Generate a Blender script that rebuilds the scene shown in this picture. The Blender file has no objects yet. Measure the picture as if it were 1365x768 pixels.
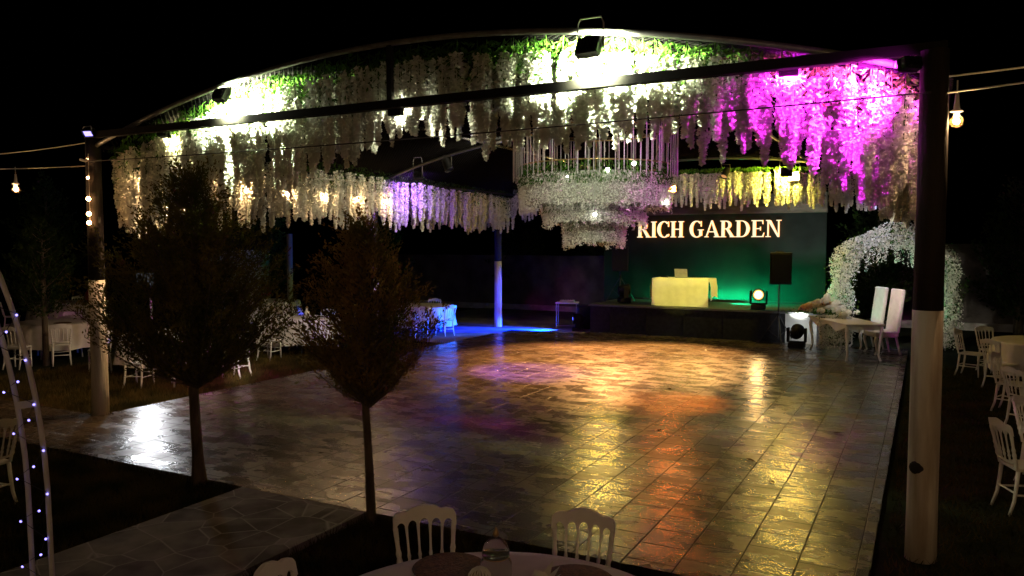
import bpy, bmesh, math, random
from mathutils import Vector, Matrix, Quaternion

R = math.radians
rnd = random.Random(7)
S = bpy.context.scene
COL = S.collection

# ------------------------------------------------------------------ camera, world, exposure
HC = 2.4
YAW = math.atan(553 / 1041.7)
PIT = math.atan(59 / 1040)
cd = bpy.data.cameras.new('camera')
cd.sensor_width = 36
cd.lens = 36 * 1040 / 1365
cd.clip_start = 0.05
cd.clip_end = 600
cam = bpy.data.objects.new('camera', cd)
COL.objects.link(cam)
cam.location = (0, 0, HC)
cam.rotation_euler = (R(90) - PIT, 0, YAW)
S.camera = cam

W = bpy.data.worlds.new('World')
S.world = W
W.use_nodes = True
nt = W.node_tree
bg = nt.nodes['Background']
sky = nt.nodes.new('ShaderNodeTexSky')
sky.sky_type = 'NISHITA'
sky.sun_disc = False
sky.sun_elevation = R(-8)
sky.sun_rotation = R(200)
nt.links.new(sky.outputs[0], bg.inputs[0])
bg.inputs[1].default_value = 0.05            # deep night: far below a daylight sky

S.view_settings.view_transform = 'Standard'
S.view_settings.look = 'None'
S.view_settings.exposure = 0.0
S.view_settings.gamma = 1.0
S.render.engine = 'CYCLES'
cy = S.cycles
cy.max_bounces = 6
cy.diffuse_bounces = 2
cy.glossy_bounces = 3
cy.transmission_bounces = 4
cy.transparent_max_bounces = 10
cy.sample_clamp_direct = 0
cy.sample_clamp_indirect = 8
cy.caustics_reflective = False
cy.caustics_refractive = False
cy.use_denoising = True

# ------------------------------------------------------------------ small helpers
def P(px, py):                      # viewing direction of a photo point, used once to measure the place
    f = 1.0; r = (px - 682.5) / 1040; u = -(py - 384) / 1040
    fl = f * math.cos(PIT) + u * math.sin(PIT); up = u * math.cos(PIT) - f * math.sin(PIT)
    return Vector((r * math.cos(YAW) - fl * math.sin(YAW), r * math.sin(YAW) + fl * math.cos(YAW), up))

def tag(o, label=None, cat=None, group=None, kind=None):
    if label: o['label'] = label
    if cat: o['category'] = cat
    if group: o['group'] = group
    if kind: o['kind'] = kind
    return o

def empty(name, loc=(0, 0, 0), rz=0, label=None, cat=None, group=None):
    o = bpy.data.objects.new(name, None)
    COL.objects.link(o)
    o.location = loc
    o.rotation_euler = (0, 0, rz)
    o.empty_display_size = 0.1
    return tag(o, label, cat, group)

def copy_tree(o, parent=None):
    c = o.copy()
    COL.objects.link(c)
    if parent is not None:
        c.parent = parent
    for ch in o.children:
        copy_tree(ch, c)
    return c

class MB:
    def __init__(self):
        self.v = []; self.f = []; self.m = []
    def face(self, pts, mi=0):
        n = len(self.v)
        self.v.extend([tuple(p) for p in pts])
        self.f.append(tuple(range(n, n + len(pts)))); self.m.append(mi)
    def box(self, c, s, rot=None, mi=0):
        n = len(self.v)
        for x in (-.5, .5):
            for y in (-.5, .5):
                for z in (-.5, .5):
                    p = Vector((x * s[0], y * s[1], z * s[2]))
                    if rot: p = rot @ p
                    self.v.append((p.x + c[0], p.y + c[1], p.z + c[2]))
        for q in ((0, 1, 3, 2), (4, 6, 7, 5), (0, 4, 5, 1), (2, 3, 7, 6), (0, 2, 6, 4), (1, 5, 7, 3)):
            self.f.append(tuple(n + k for k in q)); self.m.append(mi)
    def tube(self, pts, rad, sides=8, mi=0, cap=True):
        pts = [Vector(p) for p in pts]
        if not isinstance(rad, (list, tuple)): rad = [rad] * len(pts)
        n0 = len(self.v); up = None
        for i, p in enumerate(pts):
            d = (pts[min(i + 1, len(pts) - 1)] - pts[max(i - 1, 0)])
            d = d.normalized() if d.length > 1e-9 else Vector((0, 0, 1))
            if up is None:
                up = d.orthogonal().normalized()
            else:
                up = (up - d * up.dot(d))
                up = up.normalized() if up.length > 1e-6 else d.orthogonal().normalized()
            w = d.cross(up)
            for k in range(sides):
                a = 2 * math.pi * k / sides
                q = p + (up * math.cos(a) + w * math.sin(a)) * rad[i]
                self.v.append(tuple(q))
        for i in range(len(pts) - 1):
            for k in range(sides):
                a = n0 + i * sides + k; b = n0 + i * sides + (k + 1) % sides
                self.f.append((a, b, b + sides, a + sides)); self.m.append(mi)
        if cap:
            self.f.append(tuple(n0 + k for k in reversed(range(sides)))); self.m.append(mi)
            e = n0 + (len(pts) - 1) * sides
            self.f.append(tuple(e + k for k in range(sides))); self.m.append(mi)
    def lathe(self, prof, sides=20, c=(0, 0, 0), rot=None, mi=0, cap=True):
        n0 = len(self.v)
        for (r, z) in prof:
            for k in range(sides):
                a = 2 * math.pi * k / sides
                p = Vector((r * math.cos(a), r * math.sin(a), z))
                if rot: p = rot @ p
                self.v.append((p.x + c[0], p.y + c[1], p.z + c[2]))
        for i in range(len(prof) - 1):
            for k in range(sides):
                a = n0 + i * sides + k; b = n0 + i * sides + (k + 1) % sides
                self.f.append((a, b, b + sides, a + sides)); self.m.append(mi)
        if cap:
            self.f.append(tuple(n0 + k for k in reversed(range(sides)))); self.m.append(mi)
            e = n0 + (len(prof) - 1) * sides
            self.f.append(tuple(e + k for k in range(sides))); self.m.append(mi)
    def prism(self, poly, y0, y1, mi=0, mi_front=None):    # polygon in x,z extruded along y
        n = len(self.v); k = len(poly)
        for (x, z) in poly: self.v.append((x, y0, z))
        for (x, z) in poly: self.v.append((x, y1, z))
        mf = mi if mi_front is None else mi_front
        self.f.append(tuple(range(n, n + k))); self.m.append(mf)
        self.f.append(tuple(reversed(range(n + k, n + 2 * k)))); self.m.append(mi)
        for i in range(k):
            j = (i + 1) % k
            self.f.append((n + i, n + k + i, n + k + j, n + j)); self.m.append(mi)
    def leaf(self, c, d, l, w, rg, mi=0):       # pointed leaf quad along d
        d = d.normalized(); s = d.orthogonal().normalized()
        s = Quaternion(d, rg.uniform(0, 6.283)) @ s
        c = Vector(c)
        self.face((c, c + d * l * .5 + s * w * .5, c + d * l, c + d * l * .5 - s * w * .5), mi)
    def petal(self, c, s, rg, mi=0):
        a = Vector((rg.gauss(0, 1), rg.gauss(0, 1), rg.gauss(0, 1))).normalized()
        b = a.orthogonal().normalized(); b = Quaternion(a, rg.uniform(0, 6.283)) @ b
        e = a.cross(b); c = Vector(c)
        self.face((c - b * s - e * s * .35, c + e * s * .8, c + b * s - e * s * .35, c - e * s * .8), mi)
    def mesh(self, name, mats, smooth=False):
        me = bpy.data.meshes.new(name)
        me.from_pydata(self.v, [], self.f)
        for m in (mats if isinstance(mats, (list, tuple)) else [mats]): me.materials.append(m)
        me.polygons.foreach_set('material_index', self.m)
        if smooth: me.polygons.foreach_set('use_smooth', [True] * len(self.f))
        me.update()
        return me
    def build(self, name, mats, parent=None, smooth=False, loc=(0, 0, 0)):
        o = bpy.data.objects.new(name, self.mesh(name, mats, smooth))
        COL.objects.link(o)
        o.location = loc
        if parent is not None: o.parent = parent
        return o

def bevel(o, w=.01, seg=2):
    m = o.modifiers.new('bevel', 'BEVEL'); m.width = w; m.segments = seg; m.limit_method = 'ANGLE'
    return o

# ------------------------------------------------------------------ materials
def newmat(name):
    m = bpy.data.materials.new(name); m.use_nodes = True
    return m, m.node_tree, m.node_tree.nodes, m.node_tree.links, m.node_tree.nodes['Principled BSDF']

def mat(name, c1, c2=None, rough=.6, scale=6, bump=0, bscale=60, metal=0, spec=.5, stretch=(1, 1, 1), detail=5, contrast=(.35, .65)):
    m, t, N, L, b = newmat(name)
    tc = N.new('ShaderNodeTexCoord'); mp = N.new('ShaderNodeMapping')
    mp.inputs['Scale'].default_value = stretch
    L.new(tc.outputs['Object'], mp.inputs[0])
    nz = N.new('ShaderNodeTexNoise'); nz.inputs['Scale'].default_value = scale; nz.inputs['Detail'].default_value = detail
    L.new(mp.outputs[0], nz.inputs['Vector'])
    cr = N.new('ShaderNodeValToRGB')
    cr.color_ramp.elements[0].position = contrast[0]; cr.color_ramp.elements[1].position = contrast[1]
    if c2 is None: c2 = tuple(x * .82 for x in c1)
    cr.color_ramp.elements[0].color = (*c2, 1); cr.color_ramp.elements[1].color = (*c1, 1)
    L.new(nz.outputs[0], cr.inputs[0]); L.new(cr.outputs[0], b.inputs['Base Color'])
    b.inputs['Roughness'].default_value = rough; b.inputs['Metallic'].default_value = metal
    b.inputs['Specular IOR Level'].default_value = spec
    if bump:
        n2 = N.new('ShaderNodeTexNoise'); n2.inputs['Scale'].default_value = bscale; n2.inputs['Detail'].default_value = 6
        L.new(mp.outputs[0], n2.inputs['Vector'])
        bp = N.new('ShaderNodeBump'); bp.inputs['Strength'].default_value = bump; bp.inputs['Distance'].default_value = .02
        L.new(n2.outputs[0], bp.inputs['Height']); L.new(bp.outputs[0], b.inputs['Normal'])
    return m

def emit(name, c, s):
    m, t, N, L, b = newmat(name)
    N.remove(b)
    e = N.new('ShaderNodeEmission'); e.inputs[0].default_value = (*c, 1); e.inputs[1].default_value = s
    L.new(e.outputs[0], N['Material Output'].inputs[0])
    return m

def leafmat(name, c1, c2, scale=30, trans=.4, rough=.6):
    m, t, N, L, b = newmat(name)
    N.remove(b)
    tc = N.new('ShaderNodeTexCoord'); nz = N.new('ShaderNodeTexNoise'); nz.inputs['Scale'].default_value = scale
    L.new(tc.outputs['Object'], nz.inputs['Vector'])
    cr = N.new('ShaderNodeValToRGB'); cr.color_ramp.elements[0].position = .35; cr.color_ramp.elements[1].position = .65
    cr.color_ramp.elements[0].color = (*c1, 1); cr.color_ramp.elements[1].color = (*c2, 1)
    L.new(nz.outputs[0], cr.inputs[0])
    d = N.new('ShaderNodeBsdfDiffuse'); tr = N.new('ShaderNodeBsdfTranslucent'); mx = N.new('ShaderNodeMixShader')
    mx.inputs[0].default_value = trans
    L.new(cr.outputs[0], d.inputs[0]); L.new(cr.outputs[0], tr.inputs[0])
    L.new(d.outputs[0], mx.inputs[1]); L.new(tr.outputs[0], mx.inputs[2])
    L.new(mx.outputs[0], N['Material Output'].inputs[0])
    return m

M = {}
M['petal'] = leafmat('white_silk_petals', (.78, .78, .70), (.88, .88, .84), 25, .38)
M['ivory'] = leafmat('ivory_blossom', (.72, .69, .58), (.86, .84, .78), 25, .3)
M['peach'] = leafmat('peach_blossom', (.70, .42, .24), (.78, .60, .42), 25, .3)
M['leaf'] = leafmat('silk_leaf_green', (.03, .095, .015), (.09, .19, .03), 25, .4)
M['conifer'] = leafmat('conifer_needles', (.10, .11, .03), (.36, .22, .07), 2.6, .25)
M['conifer_green'] = leafmat('green_conifer_needles', (.075, .090, .024), (.22, .17, .045), 2.6, .25)
M['conifer_dark'] = leafmat('dark_foliage', (.02, .04, .012), (.05, .075, .02), 3, .2)
M['lit_grass'] = leafmat('warm_lit_grass_blades', (.05, .045, .015), (.15, .105, .035), 2.5, .3)  # lighter, browner left lawn: warm lamplight put into the blade colour
M['dry_leaf'] = leafmat('dry_brown_leaf', (.03, .018, .008), (.06, .035, .014), 30, .15)
M['grass'] = leafmat('grass_blades', (.016, .020, .006), (.065, .050, .016), 2.5, .3)
M['bark'] = mat('tree_bark', (.16, .12, .08), (.06, .045, .03), .9, 14, .8, 40, stretch=(1, 1, .25))
M['soil'] = mat('lawn_soil', (.018, .020, .009), (.008, .010, .005), 1.0, 1.5, .6, 30, spec=.05)
M['white_plastic'] = mat('white_chair_plastic', (.80, .79, .76), (.74, .73, .70), .35, 6, .03, 90)
M['white_paint'] = mat('white_painted_wood', (.72, .67, .60), (.33, .25, .18), .85, 7, .5, 45, stretch=(1, 1, .12), contrast=(.28, .52))
M['dark_wood'] = mat('dark_stained_wood', (.026, .016, .011), (.011, .008, .006), .8, 10, .5, 40, stretch=(1, 1, .15))
M['black_steel'] = mat('black_painted_steel', (.012, .012, .012), None, .45, 10)
M['beam_black'] = mat('matt_black_beam', (.010, .009, .008), None, .8, 10, spec=.2)
M['grey_steel'] = mat('galvanised_steel', (.42, .42, .42), (.3, .3, .3), .4, 12, metal=.7)
M['black_plastic'] = mat('black_plastic', (.008, .008, .0085), (.005, .005, .0055), .6, 20, .05, 150, spec=.12)
M['speaker_mesh'] = mat('speaker_grille_black', (.010, .010, .011), (.003, .003, .003), .8, 180, .4, 200, spec=.1)
M['linen'] = mat('white_linen', (.78, .76, .72), (.70, .68, .64), .85, 7, .4, 9)
M['upholstery'] = mat('cream_upholstery', (.74, .71, .65), (.66, .63, .57), .8, 9, .1, 160)
M['wicker'] = mat('brown_wicker', (.20, .085, .035), (.075, .032, .014), .7, 55, .9, 90)
M['backdrop'] = mat('dark_backdrop_fabric', (.014, .016, .0155), (.010, .0115, .011), .95, 2.5, .05, 80, spec=.06)
M['fascia'] = mat('draped_fascia_fabric', (.15, .125, .095), (.075, .06, .046), .85, 3.5, .5, 5, stretch=(.6, 1, 3))
M['stage_black'] = mat('black_stage_skirt', (.016, .016, .018), (.007, .007, .008), .8, 12, .2, 40, spec=.15)
M['stage_deck'] = mat('stage_deck_carpet', (.06, .065, .065), (.04, .045, .045), .45, 12, .1, 120)
M['pale_panel'] = mat('pale_stage_panel', (.5, .5, .48), (.40, .40, .38), .6, 4, .1, 30)
M['concrete'] = mat('rough_concrete_wall', (.16, .14, .12), (.07, .06, .055), .9, 1.6, .5, 14)
M['plaster'] = mat('pale_plaster', (.42, .40, .33), (.33, .31, .26), .85, 3, .2, 30)
M['paving'] = mat('worn_concrete_paving', (.20, .19, .17), (.10, .095, .085), .8, 2.2, .4, 18)
M['kerb'] = mat('kerb_stone', (.40, .38, .34), (.26, .25, .22), .85, 5, .4, 30)
M['wire'] = mat('pale_cable', (.45, .42, .36), None, .6, 10)
M['black_wire'] = mat('black_cable', (.02, .02, .02), None, .5, 10)
M['arch_metal'] = mat('white_lacquered_tube', (.62, .62, .62), (.5, .5, .5), .3, 8)
M['red_glass'] = mat('red_decoration', (.25, .03, .025), (.12, .015, .012), .35, 20)
M['crystal'] = leafmat('crystal_beads', (.55, .52, .54), (.95, .92, .92), 120, .5)
M['brass'] = mat('brass_socket', (.45, .32, .14), None, .35, 20, metal=.8)
M['liner'] = mat('blocking_liner_fabric', (.40, .40, .36), (.30, .30, .26), .9, 8)
M['screen_grey'] = mat('laptop_aluminium', (.34, .34, .34), (.28, .28, .28), .4, 12, metal=.3)
m, t, N, L, b = newmat('clear_glass')
b.inputs['Transmission Weight'].default_value = 0.92; b.inputs['Roughness'].default_value = .06; b.inputs['IOR'].default_value = 1.25
nz = N.new('ShaderNodeTexNoise'); nz.inputs['Scale'].default_value = 12; bp = N.new('ShaderNodeBump'); bp.inputs['Strength'].default_value = .25
L.new(nz.outputs[0], bp.inputs['Height']); L.new(bp.outputs[0], b.inputs['Normal'])
M['glass'] = m

# lamps
M['bulb_warm'] = emit('warm_filament_glow', (1.0, .66, .36), 1250)
m, t, N, L, b = newmat('amber_bulb_glass')
N.remove(b)
d_ = N.new('ShaderNodeBsdfTransparent'); d_.inputs[0].default_value = (1, .9, .75, 1)
t_ = N.new('ShaderNodeBsdfTranslucent'); t_.inputs[0].default_value = (1, .55, .2, 1)
mx = N.new('ShaderNodeMixShader'); mx.inputs[0].default_value = .012
L.new(d_.outputs[0], mx.inputs[1]); L.new(t_.outputs[0], mx.inputs[2]); L.new(mx.outputs[0], N['Material Output'].inputs[0])
M['bulb_glass'] = m
M['bulb_small'] = emit('small_warm_bulb_glow', (1.0, .50, .18), 45)
M['led_violet'] = emit('violet_led_glow', (.30, .25, 1.0), 3.2)
M['led_white'] = emit('chandelier_spot_glow', (1.0, .97, .84), 32)
M['flood_white'] = emit('cool_white_flood_glow', (.95, 1.0, .72), 300)
M['flood_yellow'] = emit('yellow_flood_glow', (1.0, .78, .10), 2000)
M['flood_warm'] = emit('warm_flood_glow', (1.0, .60, .28), 900)
M['fill_magenta'] = emit('magenta_fill_glow', (.90, .03, .88), 300)
M['flood_pink'] = emit('pink_flood_glow', (.90, .05, .88), 120)
M['flood_violet'] = emit('violet_flood_glow', (.34, .10, 1.0), 800)
M['lens_rear'] = emit('yellow_white_flood_glow', (1.0, .67, .14), 560)
M['lens_amber'] = emit('amber_flood_glow', (1.0, .26, .04), 360)
M['fill_cream'] = emit('cream_fill_glow', (1.0, .86, .62), 8)
M['fill_lawn'] = emit('lawn_fill_glow', (1.0, .66, .40), 300)
M['flood_blue'] = emit('blue_white_flood_glow', (.55, .58, 1.0), 1500)
M['fill_dim'] = emit('dim_cream_fill_glow', (1.0, .9, .6), 25)
M['flood_silver'] = emit('white_flood_glow', (.90, .93, 1.0), .05)
M['lens_warm'] = emit('warm_beam_lens_glow', (1.0, .78, .45), 5)
M['lens_halo'] = emit('amber_lens_halo_glow', (1.0, .50, .14), 1.6)  # amber halo of the lens painted as a glowing outer ring
M['lens_dull'] = emit('shaded_amber_lens_glow', (1.0, .5, .18), .6)
M['lens_blue'] = emit('blue_beam_lens_glow', (.06, .10, 1.0), 20)
M['lens_white'] = emit('white_beam_lens_glow', (.9, .97, 1.0), 30)
M['lens_green'] = emit('green_beam_lens_glow', (.0, 1.0, .36), 2.2)
M['strip_green'] = emit('green_strip_glow', (.0, 1.0, .33), 1100)
M['strip_dim'] = emit('dim_green_strip_glow', (.0, 1.0, .33), 70)
M['lens_orange'] = emit('orange_beam_lens_glow', (1.0, .35, .06), 12)
M['letter_face'] = emit('letter_face_glow', (1.0, .84, .55), 1.25)
M['letter_side'] = emit('letter_edge_glow', (1.0, .33, .05), 3.2)

# roof netting: real woven strands with open gaps
m, t, N, L, b = newmat('roof_netting')
tc = N.new('ShaderNodeTexCoord'); sp = N.new('ShaderNodeSeparateXYZ'); L.new(tc.outputs['Object'], sp.inputs[0])
def fr(sock, k, w):
    a = N.new('ShaderNodeMath'); a.operation = 'MULTIPLY'; a.inputs[1].default_value = k; L.new(sock, a.inputs[0])
    f = N.new('ShaderNodeMath'); f.operation = 'FRACT'; L.new(a.outputs[0], f.inputs[0])
    g = N.new('ShaderNodeMath'); g.operation = 'LESS_THAN'; g.inputs[1].default_value = w; L.new(f.outputs[0], g.inputs[0])
    return g.outputs[0]
def comb(op, a, bb):
    n = N.new('ShaderNodeMath'); n.operation = op; L.new(a, n.inputs[0]); L.new(bb, n.inputs[1]); return n.outputs[0]
u = comb('ADD', sp.outputs[0], sp.outputs[1]); v = comb('SUBTRACT', sp.outputs[0], sp.outputs[1])
grid = comb('MAXIMUM', fr(u, 14, .24), fr(v, 14, .24))
tr = N.new('ShaderNodeBsdfTransparent'); mx = N.new('ShaderNodeMixShader')
b.inputs['Base Color'].default_value = (.010, .010, .010, 1); b.inputs['Roughness'].default_value = .8; b.inputs['Specular IOR Level'].default_value = 0
L.new(grid, mx.inputs[0]); L.new(tr.outputs[0], mx.inputs[1]); L.new(b.outputs[0], mx.inputs[2])
L.new(mx.outputs[0], N['Material Output'].inputs[0])
M['net'] = m

# stamped, sealed concrete of the dance floor
m, t, N, L, b = newmat('stamped_sealed_concrete')
tc = N.new('ShaderNodeTexCoord'); mp = N.new('ShaderNodeMapping'); mp.inputs['Rotation'].default_value = (0, 0, R(90))
L.new(tc.outputs['Object'], mp.inputs[0])
br = N.new('ShaderNodeTexBrick'); br.offset = .5
br.inputs['Scale'].default_value = 1.0; br.inputs['Brick Width'].default_value = .34; br.inputs['Row Height'].default_value = .385
br.inputs['Mortar Size'].default_value = .008; br.inputs['Mortar Smooth'].default_value = .6; br.inputs['Bias'].default_value = 0
br.inputs['Color1'].default_value = (.0, .0, .0, 1); br.inputs['Color2'].default_value = (1, 1, 1, 1); br.inputs['Mortar'].default_value = (.5, .5, .5, 1)
dn = N.new('ShaderNodeTexNoise'); dn.inputs['Scale'].default_value = 3.0; dn.inputs['Detail'].default_value = 2
L.new(tc.outputs['Object'], dn.inputs['Vector'])
wob = N.new('ShaderNodeVectorMath'); wob.operation = 'SCALE'; wob.inputs['Scale'].default_value = .012
L.new(dn.outputs['Color'], wob.inputs[0])
wa = N.new('ShaderNodeVectorMath'); L.new(mp.outputs[0], wa.inputs[0]); L.new(wob.outputs[0], wa.inputs[1]); L.new(wa.outputs[0], br.inputs['Vector'])
n1 = N.new('ShaderNodeTexNoise'); n1.inputs['Scale'].default_value = .9; n1.inputs['Detail'].default_value = 7; n1.inputs['Roughness'].default_value = .65
L.new(tc.outputs['Object'], n1.inputs['Vector'])
c1 = N.new('ShaderNodeValToRGB'); c1.color_ramp.elements[0].position = .36; c1.color_ramp.elements[1].position = .64
c1.color_ramp.elements[0].color = (.022, .015, .010, 1); c1.color_ramp.elements[1].color = (.095, .072, .050, 1)
L.new(n1.outputs[0], c1.inputs[0])
mb = N.new('ShaderNodeMix'); mb.data_type = 'RGBA'; mb.blend_type = 'MULTIPLY'; mb.inputs[0].default_value = .25
L.new(c1.outputs[0], mb.inputs[6]); L.new(br.outputs['Color'], mb.inputs[7])
mm = N.new('ShaderNodeMix'); mm.data_type = 'RGBA'; mm.inputs[7].default_value = (.012, .009, .007, 1)
L.new(br.outputs['Fac'], mm.inputs[0]); L.new(mb.outputs[2], mm.inputs[6]); L.new(mm.outputs[2], b.inputs['Base Color'])
n2 = N.new('ShaderNodeTexNoise'); n2.inputs['Scale'].default_value = 4.5; n2.inputs['Detail'].default_value = 8; n2.inputs['Roughness'].default_value = .62
mp2 = N.new('ShaderNodeMapping'); mp2.inputs['Scale'].default_value = (.6, 1, 1); L.new(tc.outputs['Object'], mp2.inputs[0]); L.new(mp2.outputs[0], n2.inputs['Vector'])
rr = N.new('ShaderNodeMapRange'); rr.inputs['From Min'].default_value = .38; rr.inputs['From Max'].default_value = .66
rr.inputs['To Min'].default_value = .17; rr.inputs['To Max'].default_value = .38
L.new(n2.outputs[0], rr.inputs[0])
rm = N.new('ShaderNodeMath'); rm.operation = 'MULTIPLY_ADD'; rm.inputs[1].default_value = .5
L.new(br.outputs['Fac'], rm.inputs[0]); L.new(rr.outputs[0], rm.inputs[2]); L.new(rm.outputs[0], b.inputs['Roughness'])
# each slab lies very slightly out of level
wn = N.new('ShaderNodeTexWhiteNoise'); wn.noise_dimensions = '1D'; L.new(br.outputs['Color'], wn.inputs['W'])
ws = N.new('ShaderNodeVectorMath'); ws.operation = 'SUBTRACT'; ws.inputs[1].default_value = (.5, .5, .5); L.new(wn.outputs['Color'], ws.inputs[0])
wv = N.new('ShaderNodeVectorMath'); wv.operation = 'MULTIPLY'; wv.inputs[1].default_value = (.021, .021, 0); L.new(ws.outputs[0], wv.inputs[0])
n3 = N.new('ShaderNodeTexNoise'); n3.inputs['Scale'].default_value = 13; n3.inputs['Detail'].default_value = 8; n3.inputs['Roughness'].default_value = .7
mp3 = N.new('ShaderNodeMapping'); mp3.inputs['Scale'].default_value = (.55, 1, 1); L.new(tc.outputs['Object'], mp3.inputs[0]); L.new(mp3.outputs[0], n3.inputs['Vector'])
hm = N.new('ShaderNodeMath'); hm.operation = 'MULTIPLY_ADD'; hm.inputs[1].default_value = -1.6
L.new(br.outputs['Fac'], hm.inputs[0]); L.new(n3.outputs[0], hm.inputs[2])
bp = N.new('ShaderNodeBump'); bp.inputs['Strength'].default_value = .50; bp.inputs['Distance'].default_value = .0065
L.new(hm.outputs[0], bp.inputs['Height'])
ad = N.new('ShaderNodeVectorMath'); L.new(bp.outputs[0], ad.inputs[0]); L.new(wv.outputs[0], ad.inputs[1])
nn = N.new('ShaderNodeVectorMath'); nn.operation = 'NORMALIZE'; L.new(ad.outputs[0], nn.inputs[0]); L.new(nn.outputs[0], b.inputs['Normal'])
b.inputs['Specular IOR Level'].default_value = .6
M['floor'] = m

# crazy-paved path: irregular flags
m, t, N, L, b = newmat('flagstone_path')
tc = N.new('ShaderNodeTexCoord')
vo = N.new('ShaderNodeTexVoronoi'); vo.feature = 'DISTANCE_TO_EDGE'; vo.inputs['Scale'].default_value = 3.0
L.new(tc.outputs['Object'], vo.inputs['Vector'])
vc = N.new('ShaderNodeTexVoronoi'); vc.inputs['Scale'].default_value = 3.0; L.new(tc.outputs['Object'], vc.inputs['Vector'])
nz = N.new('ShaderNodeTexNoise'); nz.inputs['Scale'].default_value = 3; nz.inputs['Detail'].default_value = 7; L.new(tc.outputs['Object'], nz.inputs['Vector'])
cr = N.new('ShaderNodeValToRGB'); cr.color_ramp.elements[0].color = (.07, .06, .048, 1); cr.color_ramp.elements[1].color = (.24, .225, .20, 1)
cr.color_ramp.elements[0].position = .35; cr.color_ramp.elements[1].position = .68
sepc = N.new('ShaderNodeSeparateColor'); L.new(vc.outputs['Color'], sepc.inputs[0])
av = N.new('ShaderNodeMath'); av.operation = 'MULTIPLY_ADD'; av.inputs[1].default_value = .25; L.new(sepc.outputs[0], av.inputs[0]); L.new(nz.outputs[0], av.inputs[2])
sb = N.new('ShaderNodeMath'); sb.operation = 'SUBTRACT'; sb.inputs[1].default_value = .12; L.new(av.outputs[0], sb.inputs[0]); L.new(sb.outputs[0], cr.inputs[0])
lt = N.new('ShaderNodeMapRange'); lt.inputs['From Max'].default_value = .025; lt.inputs['To Min'].default_value = 1; lt.inputs['To Max'].default_value = 0
L.new(vo.outputs['Distance'], lt.inputs[0])
mm = N.new('ShaderNodeMix'); mm.data_type = 'RGBA'; mm.inputs[7].default_value = (.32, .31, .28, 1)
L.new(lt.outputs[0], mm.inputs[0]); L.new(cr.outputs[0], mm.inputs[6]); L.new(mm.outputs[2], b.inputs['Base Color'])
bp = N.new('ShaderNodeBump'); bp.inputs['Strength'].default_value = .5; bp.inputs['Distance'].default_value = .02
L.new(nz.outputs[0], bp.inputs['Height']); L.new(bp.outputs[0], b.inputs['Normal']); b.inputs['Roughness'].default_value = .85; b.inputs['Specular IOR Level'].default_value = .2
M['path'] = m

# ------------------------------------------------------------------ lamps inside their fixtures
def spot(parent, loc, target, col, power, deg, blend=.5, rad=.06):
    ld = bpy.data.lights.new('beam', 'SPOT'); ld.energy = power; ld.color = col; ld.spot_size = R(deg); ld.spot_blend = blend
    ld.shadow_soft_size = rad
    o = bpy.data.objects.new('beam', ld); COL.objects.link(o)
    o.parent = parent
    o.location = loc
    d = Vector(target)
    o.rotation_euler = d.to_track_quat('-Z', 'Y').to_euler()
    return o

# ------------------------------------------------------------------ the setting
g = MB(); g.face([(-200, -60, 0), (200, -60, 0), (200, 260, 0), (-200, 260, 0)])
tag(g.build('ground', M['soil']), kind='structure')

FL = [(-9.95, 5.33), (-.30, 5.33), (-.30, 19.25), (-7.9, 19.25), (-7.9, 18.7), (-9.95, 18.7)]
b_ = MB()
top = [(x, y, .06) for x, y in FL]
b_.face(top)
for i in range(len(FL)):
    a, c = FL[i], FL[(i + 1) % len(FL)]
    b_.face([(a[0], a[1], -.05), (c[0], c[1], -.05), (c[0], c[1], .06), (a[0], a[1], .06)])
tag(b_.build('dance_floor', M['floor']), kind='structure')

b_ = MB(); b_.box((-5.02, 2.205, .017), (1.5, 6.24, .08))
tag(b_.build('path', M['path']), kind='structure')
b_ = MB(); b_.box((-13.5, 6.02, .003), (7.08, 1.36, .10))
tag(b_.build('walkway', M['floor']), kind='structure')
b_ = MB(); b_.box((-14.0, 25.0, .10), (12, .18, .22)); b_.box((3.5, 25.0, .10), (10, .18, .22))
tag(b_.build('kerb', M['kerb']), kind='structure')

b_ = MB()
pv = [(-14.5, 24.9), (-14.5, 18.75), (-12.6, 18.75), (-12.6, 15.6), (-9.97, 15.6), (-9.97, 18.72), (-7.92, 18.72), (-7.92, 24.9)]
b_.face([(x, y, .03) for x, y in reversed(pv)])
tag(b_.build('paving', M['paving']), kind='structure')
def grass(name, rects, dens, seed, h=(.03, .075), m_=None):
    rg = random.Random(seed); gb = MB()
    for (x0, x1, y0, y1) in rects:
        n = int((x1 - x0) * (y1 - y0) * dens)
        for _ in range(n):
            x = rg.uniform(x0, x1); y = rg.uniform(y0, y1); a = rg.uniform(0, 6.28); w = rg.uniform(.004, .008); hh = rg.uniform(*h)
            lx, ly = rg.gauss(0, .03), rg.gauss(0, .03)
            dx, dy = math.cos(a) * w, math.sin(a) * w
            gb.face([(x - dx, y - dy, 0), (x + dx, y + dy, 0), (x + lx, y + ly, hh)])
    return gb.build(name, m_ or M['grass'])
tag(grass('grass', [(-9.9, -5.80, 2.2, 5.31), (-4.24, -2.2, 3.9, 5.31)], 2600, 3, (.05, .10)), 'short dark grass between the path and the dance floor', 'grass', kind='stuff')
tag(grass('grass', [(-14.5, -9.97, 6.72, 13.5), (-10.3, -9.9, 6.7, 15.6), (-14, -9.9, 6.66, 6.9)], 1300, 4, (.05, .13), M['lit_grass']), 'grass coloured as warmly lit under the tables beyond the white-footed post', 'grass', kind='stuff')
tag(grass('grass', [(-.22, 2.6, 5.5, 17)], 700, 5), 'dark lawn under the chairs beside the right post', 'grass', kind='stuff')

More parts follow.
